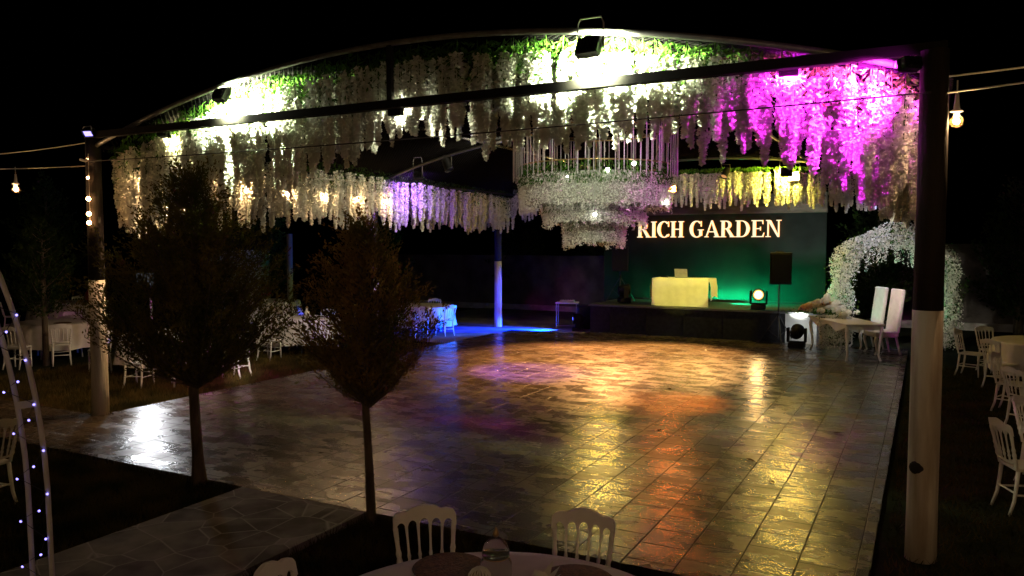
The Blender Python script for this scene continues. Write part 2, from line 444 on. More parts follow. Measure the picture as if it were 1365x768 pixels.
# ------------------------------------------------------------------ pavilion
PX0, PX1, PY0, PY1 = -10.0, 0.0, 6.75, 19.45
def vault(x): return 3.70 + .80 * (1 - ((x + 5) / 5.0) ** 2)
pav = empty('pavilion', (0, 0, 0), 0, 'open pavilion of wooden posts with arched netting roof over the dance floor', 'pavilion')
posts = [(-10.01, 6.75), (.02, 6.61), (-10.4, 13.3), (.05, 13.3), (-10.77, 19.44), (.05, 19.6)]
pm = MB(); pm.tube([(0, 0, 1.9), (.004, 0, 2.8), (0, .004, 3.82)], [.104, .100, .097], 20); pmesh = pm.mesh('post', M['dark_wood'], True)
pf = MB(); pf.tube([(0, 0, -.1), (0, 0, .5), (.005, 0, 1.2), (0, 0, 1.905)], [.112, .107, .107, .1055], 20); fmesh = pf.mesh('painted_base', M['white_paint'], True)
for i, (x, y) in enumerate(posts):
    o = bpy.data.objects.new('post', pmesh); COL.objects.link(o); o.parent = pav; o.location = (x, y, 0); o.rotation_euler.z = i * 1.3
    f = bpy.data.objects.new('painted_base', fmesh); COL.objects.link(f); f.parent = o
    if i == 1: f0 = f
kn = MB(); kn.lathe([(.010, .012), (.035, .008), (.052, 0)], 12, (-.1, .02, .72), Matrix.Rotation(R(-90), 3, 'Y')); kn.build('knot', M['dark_wood'], f0, True)
for y in (PY0, 13.1, PY1):
    a = MB(); a.tube([(-10 + 10 * k / 40, y, vault(-10 + 10 * k / 40)) for k in range(41)], .03, 8)
    a.build('arch', M['grey_steel'] if y == PY0 else M['black_steel'], pav, True)
for y in (PY0 - .02, PY1):
    a = MB(); a.box((-5, y, 3.86 if y < 10 else 3.95), (10.2, .09, .085)); a.build('tie_beam', M['beam_black'], pav)
a = MB(); a.box((-5.04, PY0 + .005, 4.20), (.06, .05, .58)); a.build('king_post', M['black_steel'], pav)
for x in (-10.0, -7.5, -2.5, 0):
    a = MB(); a.tube([(x, PY0, vault(x) + .02), (x, PY1, vault(x) + .02)], .025, 8); a.build('purlin', M['black_steel'], pav, True)
a = MB()
nx, ny = 48, 26
for i in range(nx + 1):
    for j in range(ny + 1):
        x = -10.15 + 10.3 * i / nx; y = PY0 + (PY1 - PY0) * j / ny
        a.v.append((x, y, vault(x) + .035 - .07 * abs(math.sin(j / ny * 4 * math.pi)) * (1 if 0 < j < ny else 0)))
for i in range(nx):
    for j in range(ny):
        n = i * (ny + 1) + j
        a.f.append((n, n + ny + 1, n + ny + 2, n + 1)); a.m.append(0)
a.build('roof_net', M['net'], pav, True)

# ------------------------------------------------------------------ wisteria garlands
def garland_mb(seed, L=1.0, n=640, rad=.068):
    rg = random.Random(seed); fb = MB(); lb = MB()
    for _ in range(n):
        t_ = rg.random() ** .9
        z = -.15 * L - t_ * .85 * L
        rr_ = rad * (1 - .75 * max(0, t_ - .55) / .45) * (.62 + .38 * abs(math.sin(t_ * 9 + seed)))
        a = rg.uniform(0, 6.283); q = rr_ * math.sqrt(rg.random())
        fb.petal((q * math.cos(a), q * math.sin(a), z), rg.uniform(.013, .025), rg)
    for _ in range(34):
        t_ = rg.random()
        z = -t_ * t_ * .42 * L
        a = rg.uniform(0, 6.283); q = .05 * rg.random() + .01
        d = Vector((math.cos(a), math.sin(a), -rg.uniform(.2, 1.6)))
        lb.leaf((q * math.cos(a), q * math.sin(a), z), d, rg.uniform(.05, .10), rg.uniform(.015, .03), rg)
    for k in range(2):
        lb.tube([(0, 0, .02), (rg.gauss(0, .012), rg.gauss(0, .012), -.3 * L), (rg.gauss(0, .01), 0, -.6 * L)], .004, 4)
    return fb, lb
variants = []
for s in range(7):
    fb, lb = garland_mb(s)
    variants.append((fb.mesh('wisteria_garland', M['petal']), lb.mesh('leaves', M['leaf']), fb, lb))
GL_FRONT = 'white artificial wisteria garland hanging in the dense front rows under the arched roof edge'
GL_SIDE = 'white artificial wisteria garland hanging at the near end of the left roof edge'
ng = [0]
def garland(x, y, z, L, label, group):
    v = variants[rnd.randrange(7)]
    o = bpy.data.objects.new('wisteria_garland', v[0]); COL.objects.link(o)
    o.location = (x, y, z); o.rotation_euler = (rnd.gauss(0, .03), rnd.gauss(0, .03), rnd.uniform(0, 6.28)); w = rnd.uniform(.85, 1.25); o.scale = (w, w, L)
    tag(o, label, 'garland', group)
    l = bpy.data.objects.new('leaves', v[1]); COL.objects.link(l); l.parent = o
    ng[0] += 1
for (y, st, o0) in ((6.93, .135, 0), (7.13, .14, .07), (7.36, .14, .03), (7.62, .19, .0)):
    x = -9.9 + o0
    while x < -.05:
        L = 1.0 + .12 * math.sin(x * 2.1 + y * 3) + rnd.gauss(0, .06)
        if x < -7: L += .10
        if x > -1.9: L -= .20
        if -5.6 < x < -1.8: L -= .10
        if rnd.random() > .04:
            garland(x + rnd.gauss(0, .02), y + rnd.gauss(0, .05), vault(x) - .02, max(.7, L), GL_FRONT, 'wisteria garlands along the front arch')
        x += st
side = []
for (xo, st) in ((-10.05, .17), (-9.8, .17), (-9.55, .21)):
    y = 7.75
    while y < 19.2:
        side.append((xo - .05 * (y - 7) + rnd.gauss(0, .05) * .6 , y + rnd.gauss(0, .03), max(.6, .98 + .1 * math.sin(y * 2.3 + xo * 9) + rnd.gauss(0, .08)))); y += st
side.sort(key=lambda q: q[1])
rest = []
for q in side:
    if ng[0] < 300:
        garland(q[0], q[1], vault(max(-10, q[0])) + .08, q[2], GL_SIDE, 'wisteria garlands at the near end of the left edge')
    else:
        rest.append((q[0], q[1], vault(max(-10, q[0])) + .12, q[2]))
for (yo, st) in ((19.0, .15), (19.2, .15), (19.35, .18)):
    x = -9.9
    while x < 0:
        rest.append((x + rnd.gauss(0, .03), yo + rnd.gauss(0, .04), 3.98 + .25 * (1 - ((x + 5) / 5) ** 2), max(.55, .85 + rnd.gauss(0, .09)))); x += st
for (xo, st) in ((-.12, .17), (-.35, .17), (-.62, .24)):
    y = 7.9
    while y < 19:
        rest.append((xo + rnd.gauss(0, .03), y, vault(xo), max(.6, .92 + rnd.gauss(0, .09)))); y += st
rb = MB()
for (x, y, z, L) in rest:
    v = variants[rnd.randrange(7)]; ca = rnd.uniform(0, 6.28); c_, s_ = math.cos(ca), math.sin(ca)
    for src, mi in ((v[2], 0), (v[3], 1)):
        n0 = len(rb.v)
        rb.v.extend([(x + 1.1 * (p[0] * c_ - p[1] * s_), y + 1.1 * (p[0] * s_ + p[1] * c_), z + p[2] * L) for p in src.v])
        rb.f.extend([tuple(n0 + k for k in f) for f in src.f]); rb.m.extend([mi] * len(src.f))
tag(rb.build('wisteria_curtain', [M['petal'], M['leaf']]), 'far mass of white wisteria garlands hanging along the side and rear roof edges', 'wisteria', 'wisteria garlands', 'stuff')

# ------------------------------------------------------------------ flower chandelier
CX, CY = -5.30, 13.15
ch = empty('flower_chandelier', (CX, CY, 2.3), 0, 'large tiered chandelier of crystal strands and white wisteria over the dance floor', 'chandelier')
def rel(p): return (p[0], p[1], p[2] - 2.3)
for (r_, z_) in ((1.46, 4.48), (1.22, 4.40), (1.34, 3.78), (.90, 3.28), (.54, 2.92)):
    a = MB(); a.tube([rel((r_ * math.cos(k * 2 * math.pi / 40), r_ * math.sin(k * 2 * math.pi / 40), z_)) for k in range(41)], .014, 6, cap=False)
    a.build('ring_frame', M['brass'], ch, True)
for k in range(4):
    a = MB(); x_, y_ = math.cos(k * 1.571 + .4), math.sin(k * 1.571 + .4)
    a.tube([rel((x_ * 1.2, y_ * 1.2, 4.42)), rel((x_ * .5, y_ * .5, 4.46))], .008, 5); a.tube([rel((x_ * .9, y_ * .9, 3.28)), rel((x_ * 1.2, y_ * 1.2, 4.4))], .006, 5)
    a.build('suspension_rod', M['brass'], ch)
sm = []
for s in range(3):
    rg = random.Random(s + 50); a = MB(); z_ = 0
    while z_ > -.92:
        a.lathe([(.004, z_), (.0125, z_ - .009), (.004, z_ - .018)], 5, cap=False); z_ -= .019
    sm.append(a.mesh('crystal_strand', M['crystal'], True))
for k in range(96):
    th = k * 2 * math.pi / 96 * (1 if k < 64 else 1) + rnd.gauss(0, .02)
    r_ = 1.46 if k % 4 else 1.22
    o = bpy.data.objects.new('crystal_strand', sm[k % 3]); COL.objects.link(o); o.parent = ch
    o.location = rel((r_ * math.cos(th), r_ * math.sin(th), 4.47 if k % 4 else 4.39)); o.scale.z = rnd.uniform(.93, 1.05) * (1 if k % 4 else .75)
for ti, (r_, z0, z1, lz, n) in enumerate(((1.33, 3.56, 2.97, 3.80, 15000), (.90, 3.10, 2.69, 3.25, 8500), (.54, 2.78, 2.33, 2.90, 5000))):
    rg = random.Random(90 + ti); a = MB(); lf = MB()
    ns = int(r_ * 78)
    for s in range(ns):
        th = s * 2 * math.pi / ns + rg.gauss(0, .01); zl = z1 + rg.gauss(.03, .05); zt = z0 + rg.uniform(-.08, .06)
        for _ in range(n // ns):
            t_ = rg.random(); q = .034 * (1 - .5 * t_)
            rr_ = r_ + rg.gauss(0, q); tt = th + rg.gauss(0, q) / r_
            a.petal(rel((rr_ * math.cos(tt), rr_ * math.sin(tt), zt + (zl - zt) * t_)), rg.uniform(.010, .017), rg)
        for _ in range(36 if ti == 0 else 7):
            t_ = rg.random(); tt = th + rg.gauss(0, .03)
            lf.leaf(rel((r_ * math.cos(tt), r_ * math.sin(tt), lz - t_ * (lz - z0 + .12))), Vector((math.cos(tt) * .5, math.sin(tt) * .5, -1 + rg.uniform(-.3, .6))), rg.uniform(.05, .09), .02, rg)
    fl = a.build('flower_tier', M['petal'], ch)
    b2_ = MB(); b2_.lathe([(r_ - .07, z0 - 2.3 + .05), (r_ - .075, z1 + .10 - 2.3)], 48, cap=False); b2_.build('blocking_liner', M['liner'], fl, True)  # added liner stops the rear lamps shining through the tier
    lf.build('leaves', M['leaf'], fl)
def bulb_mesh(name, r_, m_, sides=10):
    a = MB(); a.lathe([(r_ * math.sin(R(t_)), -r_ * math.cos(R(t_))) for t_ in (5, 40, 75, 110, 145, 175)], sides); return a.mesh(name, m_, True)
cb = bulb_mesh('bulb', .033, M['led_white'])
for (px, py, dep) in ((757, 236, 13.0), (810, 226, 12.7), (845, 218, 12.8), (793, 286, 13.1), (888, 270, 13.5), (732, 262, 13.3)):
    d = P(px, py); d = d * (dep / (-d.x * math.sin(YAW) + d.y * math.cos(YAW)))
    o = bpy.data.objects.new('bulb', cb); COL.objects.link(o); o.parent = ch; o.location = (d.x - CX, d.y - CY, d.z + HC - 2.3)

# ------------------------------------------------------------------ fixtures
def aim(d): return Vector(d).to_track_quat('Y', 'Z')
def floodlight(loc, d, lens, label, size=(.26, .20), group=None, arm=.28, beam=None):
    t_ = empty('floodlight', loc, 0, label, 'floodlight', group)
    q = aim(d).to_matrix()
    a = MB(); a.box((0, -.05, 0), (size[0], .05, size[1]))
    for k in range(6): a.box(((k - 2.5) * size[0] * .15, -.085, 0), (.008, .03, size[1] * .8))
    a.box((0, -.012, size[1] * .48), (size[0], .03, .012)); a.box((0, -.012, -size[1] * .48), (size[0], .03, .012))
    a.box((size[0] * .48, -.012, 0), (.012, .03, size[1] * .94)); a.box((-size[0] * .48, -.012, 0), (.012, .03, size[1] * .94))
    o = a.build('housing', M['black_plastic'], t_); o.rotation_euler = q.to_euler()
    a = MB(); a.face([(-size[0] * .45, -.02, -size[1] * .45), (-size[0] * .45, -.02, size[1] * .45), (size[0] * .45, -.02, size[1] * .45), (size[0] * .45, -.02, -size[1] * .45)])
    o = a.build('lens', lens, t_); o.rotation_euler = q.to_euler()
    if beam: spot(t_, Vector(d).normalized() * .02, beam[0], beam[1], beam[2], beam[3], .5, .05)
    a = MB(); h = size[0] * .56
    a.tube([(-h, 0, 0), (-h, 0, arm * .8), (-h * .8, 0, arm), (h * .8, 0, arm), (h, 0, arm * .8), (h, 0, 0)], .008, 6)
    a.build('bracket', M['grey_steel'], t_)
    return t_
floodlight((-2.70, 6.58, 4.13), (.10, .86, -.38), M['flood_white'], 'black floodlight seen from behind at the crown of the front arch', (.22, .17), beam=((.0, .95, -.12), (.94, 1.0, .60), 6000, 146))
floodlight((-7.33, 6.60, 4.12), (.1, .86, -.38), M['flood_white'], 'black floodlight on the left shoulder of the front arch above blown-out flowers', (.20, .15), arm=.14, beam=((.0, .95, -.12), (.94, 1.0, .60), 5000, 146))
floodlight((-.72, 7.98, 3.55), (-.15, -1, .05), M['flood_pink'], 'magenta floodlight buried in the wisteria next to the right post', (.25, .2), arm=.4, beam=((.1, -.95, .22), (.95, .03, .85), 750, 84))
floodlight((-2.85, 18.55, 4.0), (-.45, .75, -.2), M['flood_yellow'], 'yellow floodlight glaring in front of the rear wisteria row', (.25, .2), arm=.3)
floodlight((-9.35, 13.45, 3.78), (-.55, .45, -.45), M['flood_violet'], 'violet floodlight in the middle of the left wisteria row', (.2, .16), arm=.4)
floodlight((-9.3, 7.65, 2.88), (-.62, -.55, -.55), M['flood_warm'], 'warm yellow floodlight in the flowers near the left front post', (.2, .16), arm=.4)
floodlight((-9.92, 6.62, 3.86), (.2, -.75, -.6), M['led_violet'], 'small violet-white floodlight on top of the left front post', (.16, .10), arm=.1)
floodlight((-.75, 19.0, 3.55), (-.25, .5, -.85), M['flood_blue'], 'blue-white floodlight in the rear right flowers above the flower arch', (.2, .16), arm=.35)
for mx0 in (-.45, -1.05):  # added lamps hidden by the beam, turning the front flowers magenta
    floodlight((mx0, 6.87, 3.82), (-.12, .82, -.42), M['fill_magenta'], 'added magenta fill light tucked behind the tie beam ' + ('next to the right post' if mx0 > -.8 else 'about a step left of the right post'), (.15, .075), 'added magenta fill lights behind the tie beam', arm=.04, beam=((-.2, .95, -.10), (.95, .02, .82), 2900, 140))
floodlight((-2.72, 18.78, 3.93), (.0, -.95, -.3), M['lens_rear'], 'yellow-white floodlight glaring at the camera out of the rear wisteria right of the chandelier', (.24, .2), arm=.3)
floodlight((-7.35, 18.78, 3.86), (.1, -.95, -.3), M['lens_rear'], 'yellow-white floodlight in the rear wisteria hidden behind the chandelier', (.24, .2), arm=.3)
floodlight((-5.55, 18.80, 3.74), (.05, -.95, -.3), M['lens_amber'], 'amber floodlight in the rear wisteria at the right edge of the chandelier', (.2, .16), arm=.3)
floodlight((-6.7, 13.0, 4.28), (-.9, .05, -.28), M['fill_cream'], 'added cream fill light under the middle roof arch facing the left wisteria row', (.22, .18), arm=.1, beam=((-.95, -.10, -.16), (1.0, .88, .62), 420, 92))  # added hidden lamp to brighten the left wisteria row
floodlight((-5.9, 14.9, 4.25), (-.1, .95, -.2), M['fill_cream'], 'added cream fill light under the roof facing the rear wisteria row', (.22, .18), arm=.1, beam=((-.1, .95, -.12), (1.0, .88, .62), 220, 56))  # added hidden lamp, fills in the rear row
floodlight((-10.75, 9.4, 3.35), (-.66, -.15, -.62), M['fill_lawn'], 'added warm fill light by the left wisteria row shining down on the lawn tables', (.2, .16), arm=.4)  # lamp added to lift the lawn chairs and tables
floodlight((-.17, 6.50, 3.70), (-.66, .72, -.24), M['flood_pink'], 'added magenta fill light strapped to the top of the thick right post', (.14, .09), arm=.05, beam=((-.68, .72, -.24), (.95, .02, .82), 2000, 74))  # added lamp merging with the post, colours the flower fronts
floodlight((-5.02, 6.86, 3.80), (.0, .93, .1), M['fill_dim'], 'added cream fill light behind the middle of the tie beam', (.15, .075), arm=.04, beam=((.0, .95, .08), (1.0, .98, .66), 260, 150))  # added behind the beam to light the dull middle flowers
floodlight((-8.7, 6.88, 3.80), (.0, .95, -.2), M['fill_dim'], 'added amber fill light behind the left end of the tie beam', (.15, .075), arm=.04, beam=((-.2, .95, -.1), (1.0, .80, .40), 200, 150))  # added behind the beam to warm the flowers at the left end
# floodlight on a pole in the lawn behind the larger tree
t_ = floodlight((-13.69, 10.25, 1.69), (13.7, -10.2, -.45), M['flood_silver'], 'bright white floodlight on a lawn pole behind the larger tree', (.34, .28), arm=.1)
a = MB(); a.tube([(0, .12, -1.75), (0, .12, .1)], .03, 8); a.box((0, .1, 0), (.06, .06, .1)); a.build('pole', M['grey_steel'], t_)
spot(t_, Vector((13.69, -10.25, -.9)).normalized() * .06, (6.3, -4.5, -1.75), (.92, .95, 1.0), 150, 32, .8, .17)

def moving_head(loc, d, lens, label, beams=(), group='moving head lights', rz=0):
    t_ = empty('moving_head_light', loc, 0, label, 'stage light', group)
    d = Vector(d).normalized(); yaw = math.atan2(d.y, d.x) - math.pi / 2
    a = MB(); a.box((0, 0, .07), (.34, .30, .12)); o = bevel(a.build('base', M['black_plastic'], t_), .02); o.rotation_euler.z = yaw
    a = MB()
    for s in (-1, 1): a.box((s * .185, 0, .30), (.05, .14, .32))
    a.box((0, 0, .145), (.40, .16, .03)); o = bevel(a.build('yoke', M['black_plastic'], t_), .015); o.rotation_euler.z = yaw
    q = d.to_track_quat('Z', 'Y').to_matrix(); c = Vector((0, 0, .36))
    a = MB(); a.lathe([(.06, -.17), (.115, -.14), (.14, -.05), (.14, .08), (.15, .10), (.15, .135), (.125, .135), (.12, .115)], 20, c, q)
    a.build('head', M['black_plastic'], t_, True)
    a = MB(); a.lathe([(.132, .120), (.088, .129)], 20, c, q, mi=1, cap=False); a.lathe([(.088, .129), (.06, .133), (.02, .136)], 20, c, q); a.build('lens', [lens, M['lens_halo'] if lens == M['lens_warm'] else lens], t_, True)
    for (dd, col, pw, deg, bl) in beams:
        spot(t_, c + d * .16, dd, col, pw, deg, bl, .08)
    return t_
dv = lambda a, b: tuple(b[i] - a[i] for i in range(3))
s0 = (-3.56, 19.42, .81)
moving_head(s0, dv(s0, (-1.8, 8, 1.3)), M['lens_warm'], 'moving head light glaring warm white at the stage edge beside the speaker',
            [(dv(s0, (-2.6, 13, .3)), (1.0, .60, .22), 45, 50, .8)])
s1 = (-2.52, 18.36, .06)
moving_head(s1, (0.05, 1, .33), M['lens_white'], 'moving head light on the floor whitening the end of the stage front',
            [((-.12, 1, .64), (.95, .97, .86), 800, 38, .95)])
s2 = (-8.35, 19.55, .0)
moving_head(s2, (-1, -.45, .02), M['lens_blue'], 'moving head light on the ground throwing blue beside the side table',
            [((-2.3, -.25, -.80), (.01, .05, 1.0), 5000, 40, .6), ((-2.2, -.95, -.62), (.0, .02, 1.0), 26000, 34, .5), ((-2.42, -.1, .85), (.01, .02, 1.0), 700, 30, .5), ((-2.75, -2.75, .02), (.0, .10, 1.0), 5000, 25, .7)])
s3 = (-7.15, 19.9, .81)
moving_head(s3, (1, .7, .15), M['black_plastic'], 'unlit moving head light at the left of the stage deck',
            [])

wb = empty('light_strip', (-5.0, 21.66, .80), 0, 'green light strip along the foot of the backdrop behind the stage table', 'light strip')
a = MB(); a.box((0, .02, .006), (4.4, .07, .012)); a.box((0, -.02, .035), (4.4, .008, .07)); a.build('channel', M['black_steel'], wb)
for x0, x1, m_ in ((-2.15, -.35, 'strip_dim'), (-.30, 1.05, 'strip_green'), (1.1, 2.15, 'strip_dim')):
    a = MB(); a.box(((x0 + x1) / 2, .015, .018), (x1 - x0, .03, .008)); a.build('diffuser', M[m_], wb)
spot(wb, (.2, -.5, .16), (1.0, .12, -.03), (.0, 1.0, .33), 1400, 80, .95, .05)
spot(wb, (-.6, -.5, .16), (-1.0, .1, -.03), (.0, 1.0, .33), 260, 70, .95, .05)

def par_can(loc, target, lens, col, power, deg, label, blend=.4):
    t_ = empty('spotlight', loc, 0, label, 'spotlight', 'small spotlights under the roof')
    d = Vector(dv(loc, target)).normalized(); q = d.to_track_quat('Z', 'Y').to_matrix()
    a = MB(); a.lathe([(.05, -.14), (.075, -.12), (.085, .10), (.09, .10), (.09, .12), (.078, .12), (.075, .09)], 14, (0, 0, 0), q); a.build('can', M['black_plastic'], t_, True)
    a = MB(); a.lathe([(.075, .092), (.03, .098), (.01, .10)], 14, (0, 0, 0), q); a.build('lens', lens, t_, True)
    a = MB(); a.tube([(-.1, 0, 0), (-.1, 0, .2), (.1, 0, .2), (.1, 0, 0)], .008, 6); a.build('bracket', M['black_steel'], t_)
    spot(t_, d * .13, d, col, power, deg, blend)
    return t_
par_can((-3.4, 13.1, 4.22), (-5.48, 19.5, 1.30), M['lens_warm'], (.95, .86, .12), 1500, 12, 'spotlight under the middle roof arch aimed at the cloth-covered stage table', .25)
par_can((-4.2, 18.55, 4.05), (-5.2, 15.6, 0), M['lens_dull'], (1.0, .50, .15), 11000, 66, 'spotlight on the rear roof edge left of the yellow floodlight, aimed at the dance floor', .9)
par_can((-6.9, 18.55, 4.0), (-6.6, 14.9, 0), M['lens_dull'], (1.0, .42, .14), 8000, 56, 'spotlight at the rear roof edge behind the chandelier, aimed at the dance floor', .9)
par_can((-8.4, 13.1, 3.95), (-6.4, 12.7, 0), M['black_plastic'], (.40, .10, 1.0), 5000, 34, 'violet spotlight under the middle roof arch left of the chandelier', .9)
par_can((-3.55, 8.7, 4.28), (-5.3, 13.1, 3.2), M['lens_white'], (.97, 1.0, .72), 430, 46, 'added white fill spotlight under the roof behind the front flowers, aimed at the chandelier', .8)  # front light added for the chandelier
par_can((-2.0, 13.1, 4.10), (-.75, 20.0, 1.5), M['lens_warm'], (1.0, .90, .74), 1300, 30, 'added cream fill spotlight under the middle roof arch aimed at the flower arch and thrones', .7)  # front light added to brighten the wedding corner
par_can((-2.4, 13.1, 4.15), (-3.3, 11.2, 0), M['lens_orange'], (1.0, .26, .04), 7000, 26, 'orange spotlight under the middle roof arch right of the chandelier', .9)

# ------------------------------------------------------------------ stage, backdrop and lettering
SX0, SX1, SY0, SY1 = -7.9, -2.2, 19.25, 21.75
st = empty('stage', ((SX0 + SX1) / 2, (SY0 + SY1) / 2, 0), 0, 'low black stage with pale right end behind the dance floor', 'stage')
def sr(p): return (p[0] - (SX0 + SX1) / 2, p[1] - (SY0 + SY1) / 2, p[2])
a = MB(); a.box(sr((-5.05, 20.5, .775)), (5.74, 2.54, .05)); bevel(a.build('deck', M['stage_deck'], st), .008)
a = MB(); a.box(sr((-5.40, 19.29, .375)), (4.94, .04, .75)); a.box(sr((-7.86, 20.5, .375)), (.04, 2.36, .75))
for k in range(5): a.box(sr((-7.3 + k * .98, 19.262, .375)), (.012, .02, .74))
a.build('skirt', M['stage_black'], st)
a = MB(); a.box(sr((-2.56, 19.29, .375)), (.70, .04, .75)); a.box(sr((-2.23, 20.5, .375)), (.04, 2.36, .75)); a.build('end_panel', M['pale_panel'], st)

bd = empty('stage_backdrop', (-5.4, 21.85, 0), 0, 'dark wide backdrop wall behind the stage carrying the lit lettering', 'backdrop')
a = MB(); a.box((0, .05, 1.61), (6.16, .1, 3.22)); a.build('wall_panel', M['backdrop'], bd)
a = MB(); a.box((0, .02, 3.48), (6.2, .22, .52))
rg = random.Random(5)
a.build('fascia', M['fascia'], bd)
for k in range(6):
    a = MB(); a.box((-3.0 + k * 1.2, .16, 1.6), (.08, .08, 3.2)); a.build('support_post', M['black_steel'], bd)

def ell(cx, cz, rx, rz, a0, a1, n=24): return [(cx + rx * math.cos(R(a0 + (a1 - a0) * k / n)), cz + rz * math.sin(R(a0 + (a1 - a0) * k / n))) for k in range(n + 1)]
def ring(cx, cz, rx, rz, ix, iz, a0, a1, icx=None, n=24):     # list of quads
    o_ = ell(cx, cz, rx, rz, a0, a1, n); i_ = ell(cx if icx is None else icx, cz, ix, iz, a0, a1, n)
    return [[o_[k], o_[k + 1], i_[k + 1], i_[k]] for k in range(n)]
SW = .185
def stem(x, w=SW): return [[(x, .04), (x + w, .04), (x + w, .96), (x, .96)]]
def serif(x0, x1, z, up): h = .05; return [[(x0, z), (x1, z), (x1, z + h if up else z - h), (x0, z + h if up else z - h)]]
def sst(x, w=SW, e=.085): return stem(x, w) + serif(x - e, x + w + e, 0, True) + serif(x - e, x + w + e, 1, False)
def L_I(): return sst(.09), .37
def L_H(): return sst(.09) + sst(.60) + [[(.27, .47), (.61, .47), (.61, .54), (.27, .54)]], .90
def L_R():
    p = sst(.09) + ring(.36, .735, .33, .265, .15, .20, -90, 90)
    p += [[(.25, .94), (.38, .94), (.38, 1.0), (.25, 1.0)], [(.25, .47), (.38, .47), (.38, .535), (.25, .535)]]
    p += [[(.36, .49), (.55, .49), (.84, .05), (.63, .05)]] + serif(.60, .90, 0, True); return p, .92
def L_C():
    p = ring(.47, .5, .44, .52, .25, .455, 48, 318, .49, 36)
    p += [[(.735, .66), (.79, .66), (.79, .99), (.74, .99)], [(.745, .04), (.80, .10), (.82, .20), (.77, .22)]]; return p, .88
def L_G():
    p = ring(.47, .5, .44, .52, .25, .455, 48, 322, .49, 36)
    p += [[(.735, .66), (.79, .66), (.79, .99), (.74, .99)], [(.65, .06), (.83, .10), (.83, .43), (.65, .43)]] + serif(.56, .92, .48, False); return p, .97
def L_A():
    p = [[(.07, .04), (.145, .04), (.47, .98), (.40, .98)], [(.40, 1.02), (.49, 1.02), (.88, .04), (.67, .04)], [(.22, .30), (.66, .30), (.64, .36), (.24, .36)]]
    return p + serif(-.01, .24, 0, True) + serif(.58, .96, 0, True), .95
def L_D():
    p = sst(.09) + ring(.36, .5, .50, .5, .29, .445, -90, 90, .37)
    p += [[(.25, .945), (.38, .945), (.38, 1.0), (.25, 1.0)], [(.25, 0), (.38, 0), (.38, .055), (.25, .055)]]; return p, .94
def L_E():
    p = sst(.09) + [[(.26, .94), (.70, .94), (.70, 1.0), (.26, 1.0)], [(.26, 0), (.73, 0), (.73, .06), (.26, .06)], [(.26, .47), (.56, .47), (.56, .53), (.26, .53)]]
    p += [[(.62, .94), (.70, .94), (.70, .76), (.67, .76)], [(.65, .06), (.73, .06), (.77, .26), (.73, .26)], [(.51, .39), (.56, .39), (.56, .61), (.51, .61)]]; return p, .82
def L_N():
    p = [[(.11, .04), (.19, .04), (.19, .96), (.11, .96)], [(.73, .02), (.81, .02), (.81, .96), (.73, .96)], [(.11, .98), (.32, .98), (.81, 0.0), (.71, 0.0)]]
    return p + serif(0, .30, 0, True) + serif(.02, .26, 1, False) + serif(.63, .92, 1, False), .95
LET = {'R': L_R, 'I': L_I, 'C': L_C, 'H': L_H, 'G': L_G, 'A': L_A, 'D': L_D, 'E': L_E, 'N': L_N}
sign = empty('lit_letter_sign', (-7.43, 21.82, 2.58), 0, 'glowing serif capital letters RICH GARDEN on the dark backdrop', 'sign')
adv = []; x = 0
for c_ in 'RICH GARDEN':
    if c_ == ' ': x += .30; continue
    pl, w = LET[c_](); adv.append((c_, pl, x)); x += w + .02
sc_ = 4.02 / x; CHH = .455; kk = 0
for c_, pl, x0 in adv:
    a = MB()
    for q in pl:
        ar = sum(q[i][0] * q[(i + 1) % len(q)][1] - q[(i + 1) % len(q)][0] * q[i][1] for i in range(len(q)))
        if ar < 0: q = list(reversed(q))
        kk += 1; jy = (kk % 7) * .0012
        a.prism([((x0 + u_) * sc_, v_ * CHH) for u_, v_ in q], -.09 - jy, -.03 - jy, 1, 0)
    a.build('letter', [M['letter_face'], M['letter_side']], sign)

# stage table with cloth, laptop, speakers
TZ = .80
tb = empty('stage_table', (-5.52, 19.88, TZ), 0, 'folding table on stage hidden under a yellow-lit cloth', 'table')
a = MB(); a.box((0, 0, .70), (1.44, .74, .03)); a.build('tabletop', M['grey_steel'], tb)
for sx in (-1, 1):
    for sy in (-1, 1):
        a = MB(); a.tube([(sx * .62, sy * .3, 0), (sx * .66, sy * .32, .69)], .013, 6); a.build('leg', M['grey_steel'], tb)
a = MB(); rg = random.Random(11)
nx = 28
def clothgrid(a, rows):
    n0 = len(a.v); w = len(rows[0])
    for r_ in rows: a.v.extend(r_)
    for i in range(len(rows) - 1):
        for k in range(w - 1):
            n = n0 + i * w + k; a.f.append((n, n + 1, n + w + 1, n + w)); a.m.append(0)
rows = []
for k, (yy, zz) in enumerate(((.40, .60), (.385, .722), (-.37, .722), (-.385, .70), (-.39, .5), (-.40, .25), (-.41, .01))):
    hang = max(0, (.70 - zz) / .7) if yy < 0 else 0
    rows.append([(-.73 + 1.46 * i / nx * 1.0, yy - .010 * hang * math.sin(i * .55 + 1) - .006 * hang * math.sin(i * 1.3 + zz * 9), zz) for i in range(nx + 1)])
clothgrid(a, rows)
for sx, drop in ((1, .33), (-1, .36)):
    rows = []
    for k, zz in enumerate((.718, .70, .5, .718 - drop - .1)):
        rows.append([(sx * (.735 + (.05 if k > 1 else .01 * k) + .02 * math.sin(j * 1.7) * (k > 1)), -.38 + .77 * j / 10, zz - (.12 * abs(j - 5) / 5 if k == 3 else 0)) for j in range(11)])
    clothgrid(a, rows)
o = a.build('tablecloth', M['linen'], None, True, (-5.52, 19.88, TZ)); tag(o, 'pale cloth draped over the stage table, hanging to the deck in front', 'tablecloth')
lp = empty('laptop', (-5.55, 19.72, TZ + .724), 0, 'grey laptop open on the stage table', 'laptop')
a = MB(); a.box((0, .12, .008), (.33, .23, .016)); a.build('keyboard', M['screen_grey'], lp)
